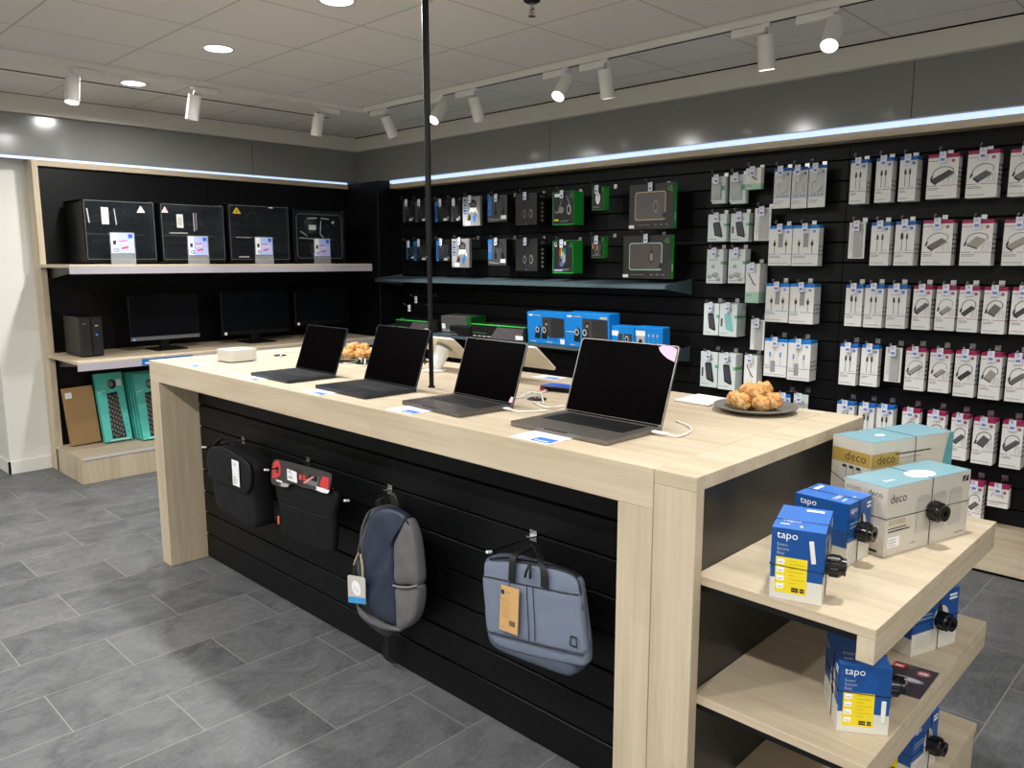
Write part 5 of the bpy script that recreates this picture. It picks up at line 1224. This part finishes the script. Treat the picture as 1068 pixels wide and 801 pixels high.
def outline_s(pts, ymid, half, n=6):
    xs = [p[0] for p in pts]; a, b = min(xs), max(xs)
    P = [on_y(q[0], q[1], ymid-half+2*half*((q[0]-a)/(b-a))) for q in pts]
    return [(v.x, v.z) for v in smoothed(P, n)]
def path(pts, y, n=6):
    P = [on_y(a, b, c if c is not None else y) for a, b, c in [(q+(None,))[:3] for q in pts]]
    return curve_pts(P, n)
def chook(x, z, lab):
    t = thing('counter_hook', (x, -2.714, z), lab, 'hook')
    m = MB(); m.box(x-.014, x+.014, -2.717, -2.7125, z-.012, z+.022, CHROME, bev=.001); m.box(x-.011, x+.011, -2.735, -2.717, z+.004, z+.008, CHROME); m.build('backplate', t)
    m = MB(); m.tube([(x, -2.717, z+.003), (x, -2.885, z+.003), (x, -2.895, z+.006)], .0025, DKMETAL, n=8); m.build('prong', t)
    m = MB(); m.cyl((x, -2.886, z+.003), (x, -2.903, z+.007), .0042, CARDW, n=10); m.build('tip', t)
chook(2.905, .654, 'chrome and black hook above the black shoulder bag')
chook(3.437, .654, 'chrome hook through the cardboard header of the laptop sleeve')
chook(3.969, .648, 'chrome hook carrying the navy and grey backpack')
chook(4.651, .650, 'chrome hook carrying the blue grey laptop bag')

# black shoulder bag
t = thing('shoulder_bag', (3.03, -2.80, .35), 'black nylon shoulder bag with rounded flap and white tag, leftmost bag', 'bag')
yf = -2.865
O = outline([(219, 469), (232, 466.5), (247, 474), (258, 483), (262, 492), (263, 520), (265, 545), (262, 552), (250, 546), (236, 537), (226.5, 531), (221, 515), (218, 490)], yf)
m = MB()
m.pillow(O, yf+.052, .100, NYL, p=9, rings=12, wob=.002, seed=3); m.build('body', t)
O2 = outline([(218, 468.5), (232, 466), (247, 473.5), (259, 483), (262, 494), (262, 508), (257, 515), (248, 511), (236, 505), (224, 500), (218, 494)], yf-.006)
m = MB(); m.pillow(O2, yf-.004, .022, NYL, p=5, rings=9, wob=.001, seed=5); m.build('flap', t)
m = MB(); m.strap(path([(222, 470, -2.85), (229, 459, -2.83), (238, 458.5, -2.80), (247, 468, -2.79), (250, 478, -2.80)], yf), .022, .006, WEB, side=(.3, 1, 0)); m.build('handle', t)
m = MB(); m.strap(path([(254, 462.5, -2.73), (256, 470, -2.745), (258, 479, -2.76)], yf), .028, .006, WEB, side=(1, 0, 0)); m.build('hanging_loop', t)
m = MB(); m.tube(path([(265, 549, -2.80), (262, 520, -2.83), (261.5, 495, -2.85)], yf), .0022, ZIP); m.build('zip', t)
T = Matrix.Translation(on_y(243.2, 505.5, yf-.02))
a = on_y(243.2, 505.5, yf-.02); b = on_y(250.2, 482, yf-.02)
m = MB(); m.box(a.x, b.x-.012, yf-.021, yf-.0195, a.z, b.z, CARDW, bev=.0005); f = m.face((a.x, yf-.0212, a.z), (1, 0, 0), (0, 0, 1)); w, h = b.x-a.x-.012, b.z-a.z
f.text('hp', w*.3, h*.8, .018, TAGB); textlines(f, w*.15, w*.7, h*.25, 3, INK, h=.002, gap=.008); f.rect(w*.2, h*.33, w*.45, h*.36, INK)
tag(m.build('hang_tag', t), 'white paper tag')

# laptop sleeve in cardboard header
t = thing('laptop_sleeve', (3.6, -2.83, .40), 'thin black laptop sleeve under a red and grey printed cardboard header', 'laptop sleeve')
yf = -2.835
O = outline([(289, 500), (345, 511), (346.5, 540), (346, 571), (343, 577), (335, 575.5), (315, 568), (298, 561), (291, 555), (289.5, 530)], yf)
m = MB(); m.pillow(O, yf+.018, .034, NYL2, p=6, rings=10, wob=.0006, seed=9); m.build('body', t)
m = MB(); m.tube(path([(290, 523.5), (305, 529), (325, 536), (345, 541)], yf-.002), .0016, ZIP); m.build('pocket_seam', t)
m = MB(); m.tube(path([(347.6, 509, -2.82), (348, 525, -2.815), (347.6, 541, -2.815)], yf), .0028, M('piping_red', (190, 30, 36), .5)); m.build('red_piping', t)
m = MB(); P = [on_y(*q, yf-.004) for q in ((289.4, 538), (290.8, 538.4), (290.9, 547), (289.6, 546.6))]; m.prism(P, (0, .003, 0), ORANGE); m.build('side_label', t)
HC = M('header_card', (62, 58, 58), .4); yh = yf-.008
O = outline([(283.2, 502), (283.0, 495), (284.4, 483), (287.5, 479.2), (292, 479.5), (320, 486.5), (343, 493), (346.2, 496), (345.6, 503), (343.6, 512), (341, 515), (335, 514), (325, 510), (316, 508.5), (305, 504.5), (298, 508), (291, 507), (285, 505)], yh, 4)
m = MB(); m.prism([(a, yh, b) for a, b in O], (0, -.0015, 0), HC)
org = Vector((3.40, yh-.0017, .55)); f = m.face(org, (1, 0, 0), (0, 0, 1))
def hp_(px, py): v = on_y(px, py, yh-.0017); return (v.x-org.x, v.z-org.z)
def hpoly(pts, mt): f.poly([hp_(*q) for q in pts][::-1], mt)
hpoly([(285.2, 484), (287.6, 480.2), (291.2, 481), (293, 488), (292.4, 496), (288, 498.4), (284.4, 499), (284.2, 492)], RED)
hpoly([(287.8, 487), (290, 486), (291.2, 490), (290, 494), (287.6, 493)], HC)
hpoly([(311.2, 494), (315, 495), (314.8, 501), (311, 500)], RED); hpoly([(315.8, 495.2), (318.8, 496), (318.6, 502), (315.6, 501)], RED)
hpoly([(319, 499.5), (333, 497), (331, 508), (318.5, 504)], M('header_grey', (118, 116, 116), .4))
hpoly([(322, 495), (331.6, 497.5), (331, 503), (321.8, 500.4)], DKG2)
hpoly([(316, 503.5), (326, 496.6), (328, 497.6), (318, 504.6)], M('header_rose', (222, 150, 146), .4))
hpoly([(333.5, 506), (336.5, 496.5), (343.5, 498.5), (342.5, 509.5), (338, 510.5)], RED)
hpoly([(330, 507), (337, 509), (344, 511.5), (342, 514.6), (336, 513.6), (330, 511)], CARDW)
hpoly([(287.5, 499.8), (294, 501.5), (295.5, 504), (289, 502)], CARDW); hpoly([(292, 505), (297, 503.6), (302, 505.5), (300, 508), (294, 507.4)], INKL)
for q in range(2): hpoly([(312, 496.2+q*2), (314.2, 496.8+q*2), (314.2, 497.8+q*2), (312, 497.2+q*2)], CARDW)
tag(m.build('cardboard_header', t), 'dark printed cardboard header with red patches')
a = on_y(299.6, 500.5, yh-.02); b = on_y(309, 492.5, yh-.02)
m = MB(); m.box(a.x, b.x, yh-.02, yh-.0175, a.z, b.z, CARDW, bev=.0008); f2 = m.face((a.x, yh-.0202, a.z), (1, 0, 0), (0, 0, 1)); f2.line([(.012, .03), (.022, .04), (.034, .028)], .003, TAGB); f2.rect(.01, .01, .04, .02, INKL)
m.build('price_tag', t)


# backpack
t = thing('backpack', (4.12, -2.80, .24), 'navy and grey backpack hanging on the counter side with a paper tag', 'backpack')
yf = -2.865
O = outline_s([(373, 598), (374, 575), (378.5, 552), (385, 534), (393, 528.5), (404, 529), (416, 534), (427, 546), (433.5, 568), (436.5, 600), (436, 628), (433, 645), (425, 655), (415, 659.5), (402, 656), (386, 649.5), (375, 641), (371.5, 628)], yf+.075, .045)
m = MB(); m.pillow(O, yf+.075, .14, GREYD, p=4, rings=14, wob=.004, seed=2); m.build('main_body', t)
O = outline([(374, 596), (375.5, 574), (380, 551), (386, 535.5), (394, 530.5), (404, 531), (414, 535), (420, 541), (418, 548), (413.5, 556), (408.5, 566), (408, 580), (408.5, 595), (411, 618), (411, 640), (411.5, 652), (402, 651), (390, 645), (384, 638), (382, 622), (378, 608)], yf-.012)
def cr(q): return .004*math.sin(q.x*26+q.y*36)+.003*math.sin(q.x*70-q.y*50)*max(0, 1-abs(q.y-.48)*4)
m = MB(); m.pillow(O, yf+.010, .055, NAVY, p=4, rings=14, wob=.0022, seed=12, crease=cr); m.build('navy_panel', t)
O = outline([(422, 542), (428, 550), (432, 566), (434.5, 588), (435, 610), (424, 611), (411, 609.5), (409.5, 592), (409.5, 568), (414, 557)], yf-.006)
m = MB(); m.pillow(O, yf+.014, .05, GREYF, p=4, rings=12, wob=.002, seed=21); m.build('grey_side_panel', t)
O = outline([(411.5, 612.5), (424, 613.5), (435, 612), (435, 632), (431, 646), (424, 654.5), (415.5, 658), (412.5, 652), (411.5, 632)], yf-.006)
m = MB(); m.pillow(O, yf+.014, .05, GREYF, p=4, rings=12, wob=.002, seed=23); m.build('side_pocket', t)
m = MB(); m.tube(path([(410, 610.5), (418, 612.4), (427, 612.4), (435.3, 610.6)], yf-.012), .0035, M('pocket_trim', (128, 126, 126), .7)); m.build('pocket_binding', t)
O = outline([(372, 629), (378, 640), (388, 646.5), (402, 653), (413, 655), (416, 659), (402, 657.5), (386, 651), (375, 642.5), (371, 634)], yf-.008)
m = MB(); m.pillow(O, yf+.006, .04, GREYF, p=4, rings=8, seed=29); m.build('bottom_panel', t)
m = MB(); m.tube(path([(421, 540.5), (429, 552, -2.862), (434, 575, -2.855), (436.2, 600, -2.85), (436, 628, -2.85)], yf-.012), .0028, ZIP); m.build('zip', t)
m = MB(); m.tube(path([(386, 533), (379, 552), (375.2, 574), (373.5, 596), (372, 620)], yf+.01), .0028, ZIP); m.build('zip', t)
m = MB(); m.strap(path([(395, 529, -2.80), (394, 523, -2.79), (399, 519, -2.77), (405, 517.5, -2.75), (409, 519, -2.74), (411, 528, -2.74), (412, 534, -2.745)], yf), .016, .004, WEB, side=(.5, 1, 0)); m.build('top_loop', t)
m = MB(); m.strap(path([(409.5, 514, -2.725), (412.5, 521, -2.735), (415, 532, -2.74)], yf), .03, .005, WEB, side=(1, 0, 0)); m.build('haul_strap', t)
m = MB(); m.strap(path([(404, 655, -2.79), (403.5, 668, -2.77), (402, 678, -2.76), (404, 686, -2.75), (412, 692, -2.74)], yf), .035, .004, WEB, side=(1, .1, .2)); m.build('shoulder_strap', t)
m = MB(); m.tube(path([(374, 577), (371.5, 582), (369.5, 588), (369, 592)], yf-.012), .003, M('zip_puller', (178, 168, 140), .5)); m.tube(path([(376, 578), (378, 590), (378.5, 602)], yf-.022), .004, M('zip_puller', (178, 168, 140), .5)); m.build('zip_pull', t)
m = MB(); m.strap(path([(370, 590), (369.5, 596), (369.5, 601)], yf-.028), .016, .004, WEB); m.build('tag_strap', t)
ya = yf-.033
m = MB(); P = [on_y(*q, ya) for q in ((362.5, 600.5), (364, 599.8), (378.5, 602), (380.6, 604), (381.4, 630.5), (363.3, 628.2))]
m.prism(P, (0, .002, 0), M('tag_grey', (196, 192, 186), .5))
f = m.face(P[5], (1, 0, .0), (0, 0, 1)); w = P[4].x-P[5].x; h = P[1].z-P[5].z
bt = [on_y(*q, ya-.0005) for q in ((363.2, 621.8), (381.2, 624), (381.4, 630.5), (363.3, 628.2))]; m.prism(bt, (0, .0004, 0), M('tag_skyblue', (60, 150, 210), .5))
f.k = 3
f.ell(w*.5, h*.62+.004, .026, .026, CARDW); f.text('hp', w*.5, h*.62-.008, .03, M('tag_grey', (196, 192, 186), .5), align='c')
tag(m.build('paper_tag', t), 'grey paper tag with round white logo and blue foot')

# laptop bag
t = thing('laptop_bag', (4.78, -2.83, .35), 'blue grey fabric laptop bag with black handles and tan tag, rightmost bag', 'bag')
yf = -2.87
O = outline_s([(503, 592), (504.5, 584), (510, 581.3), (530, 581.8), (556, 586), (580, 590.8), (598, 596), (606, 601), (609.5, 610), (612, 635), (615, 662), (616.5, 685), (614, 694), (607, 698.2), (592, 696), (570, 691), (545, 685), (520, 677.5), (510, 669), (506.5, 655), (504.5, 625)], yf+.045, .032)
m = MB(); m.pillow(O, yf+.045, .085, M('fabric_blue_grey_dark', (84, 92, 110), .85, noise=.24, scale=420), p=5, rings=12, wob=.001, seed=4); m.build('back_body', t)
O = outline([(503.6, 601), (504, 589), (507.5, 586), (525, 586), (553, 590), (578, 594.5), (594, 600), (601.5, 607), (604, 618), (607.5, 645), (610.5, 670), (611, 690), (607.5, 695.5), (598, 694.3), (570, 688.5), (545, 682.5), (522, 675.5), (511.5, 667.5), (507.3, 655), (505, 630)], yf)
m = MB(); m.pillow(O, yf+.016, .04, BLUEG, p=6, rings=12, wob=.0012, seed=6); m.build('front_body', t)
O = outline([(503.4, 600.3), (515, 602.3), (540, 608), (570, 614), (590, 618), (603.5, 619.8), (606.2, 640), (609, 668), (609.5, 682), (595, 680), (570, 674.5), (540, 667), (515, 660.5), (507.5, 657), (505, 630)], yf-.006)
m = MB(); m.pillow(O, yf+.006, .032, BLUEG, p=7, rings=10, wob=.001, seed=8); m.build('front_pocket', t)
m = MB(); m.tube(path([(503.4, 600.8), (515, 602.8), (540, 608.5), (570, 614.5), (590, 618.5), (603.5, 620.3)], yf-.011), .0016, ZIP); m.tube(path([(507.5, 658), (525, 663.5), (550, 670), (580, 677.5), (609, 684)], yf-.009), .0016, ZIP); m.build('pocket_seams', t)
for px in (551, 557.5): 
    m = MB(); m.tube(path([(px-2, 609+(px-551)*.3), (px-1, 630), (px, 650), (px+.5, 669)], yf-.013), .0011, ZIP); m.build('stitch_line', t)
m = MB(); m.strap(path([(512, 583), (530, 582.5), (556, 586.8), (580, 591.5), (596, 596.5), (603, 602), (606.5, 612), (609, 635), (610.5, 655)], yf+.018), .012, .006, ZIP, side=(0, 1, 0)); m.build('zip', t); m = MB(); m.tube(path([(514, 584), (530, 583.8), (556, 588), (580, 592.6), (595, 598), (602, 604), (605, 614), (607.5, 636)], yf+.002), .0022, ZIP); m.build('zip', t)
for k, (x0, x1) in enumerate(((533.5, 553), (566.5, 557))):
    m = MB()
    if k == 0: P = [(x0, 606, yf-.014), (x0+.8, 592, yf-.012), (x0+2, 581.5, yf-.005), (542, 575.5, yf+.02), (551, 571.5, yf+.07), (556, 569.5, yf+.11)]
    else: P = [(x0+1.4, 613.5, yf-.014), (x0+1, 598, yf-.012), (x0-2, 587, yf-.004), (562.5, 578, yf+.02), (559, 572, yf+.06), (557, 569, yf+.10)]
    m.strap(path(P, yf), .022, .004, WEB, side=(1, 0, 0) if k == 0 else (1, .2, -.3)); m.build('handle', t)
m = MB(); m.tube(path([(552, 589, yf-.01), (549, 596, yf-.018), (547.5, 602, yf-.018)], yf), .0035, WEB); m.tube(path([(553, 589, yf-.01), (553, 597, yf-.018), (553, 603, yf-.018)], yf), .0035, WEB); m.build('zip_pull', t)
m = MB(); P = [on_y(*q, yf-.02) for q in ((594, 678-12), (597.5, 679-12.5), (598.5, 673), (595, 673.5))]
f = m.face(on_y(594.5, 672.5, yf-.0145), (1, 0, 0), (0, 0, 1)); f.line([(0, 0), (.003, .024), (.02, .026), (.022, .001), (0, 0)], .004, ZIP); m.build('emblem', t)
m = MB(); P = [on_y(*q, yf-.024) for q in ((522.6, 609.6), (541.2, 615), (539.6, 663), (520.6, 656))]
m.prism(P, (0, .0018, 0), M('tag_tan', (206, 164, 106), .6)); ux = (P[2]-P[3]); 
f = m.face(P[3], ux, (0, 0, 1)); w = ux.length; h = .19; h = (P[0]-P[3]).length
T2 = M('tag_print', (140, 108, 66), .6)
f.rect(w*.12, h*.80, w*.3, h*.9, INK); f.rect(w*.36, h*.86, w*.6, h*.875, T2)
for q in range(9): f.rect(w*.15, h*(.72-.05*q), w*(.5+.08*(q % 3)), h*(.726-.05*q), T2)
f.rect(w*.56, h*.16, w*.86, h*.27, INK); [f.rect(w*(.58+.05*q), h*.165, w*(.595+.05*q), h*.265, M('tag_tan', (206, 164, 106), .6)) for q in range(5)]
f.rect(w*.1, h*.08, w*.3, h*.09, T2); tag(m.build('paper_tag', t), 'tan paper tag')
m = MB(); m.tube(path([(531, 612, yf-.023), (532.5, 605, yf-.018), (533.5, 600, yf-.015)], yf), .0012, WEB); m.build('tag_string', t)
m = MB(); m.box(*[v for v in (4.79, 4.84)], -2.76, -2.752, .45, .60, GREYD); m.build('back_sleeve', t)
sc = bpy.context.scene
w = bpy.data.worlds.new('world'); sc.world = w; w.use_nodes = True
w.node_tree.nodes['Background'].inputs[0].default_value = (.8, .85, .9, 1); w.node_tree.nodes['Background'].inputs[1].default_value = .1
sc.view_settings.view_transform = 'Standard'; sc.view_settings.look = 'None'; sc.view_settings.gamma = 1; sc.view_settings.use_curve_mapping = False
sc.view_settings.exposure = EXPOSURE
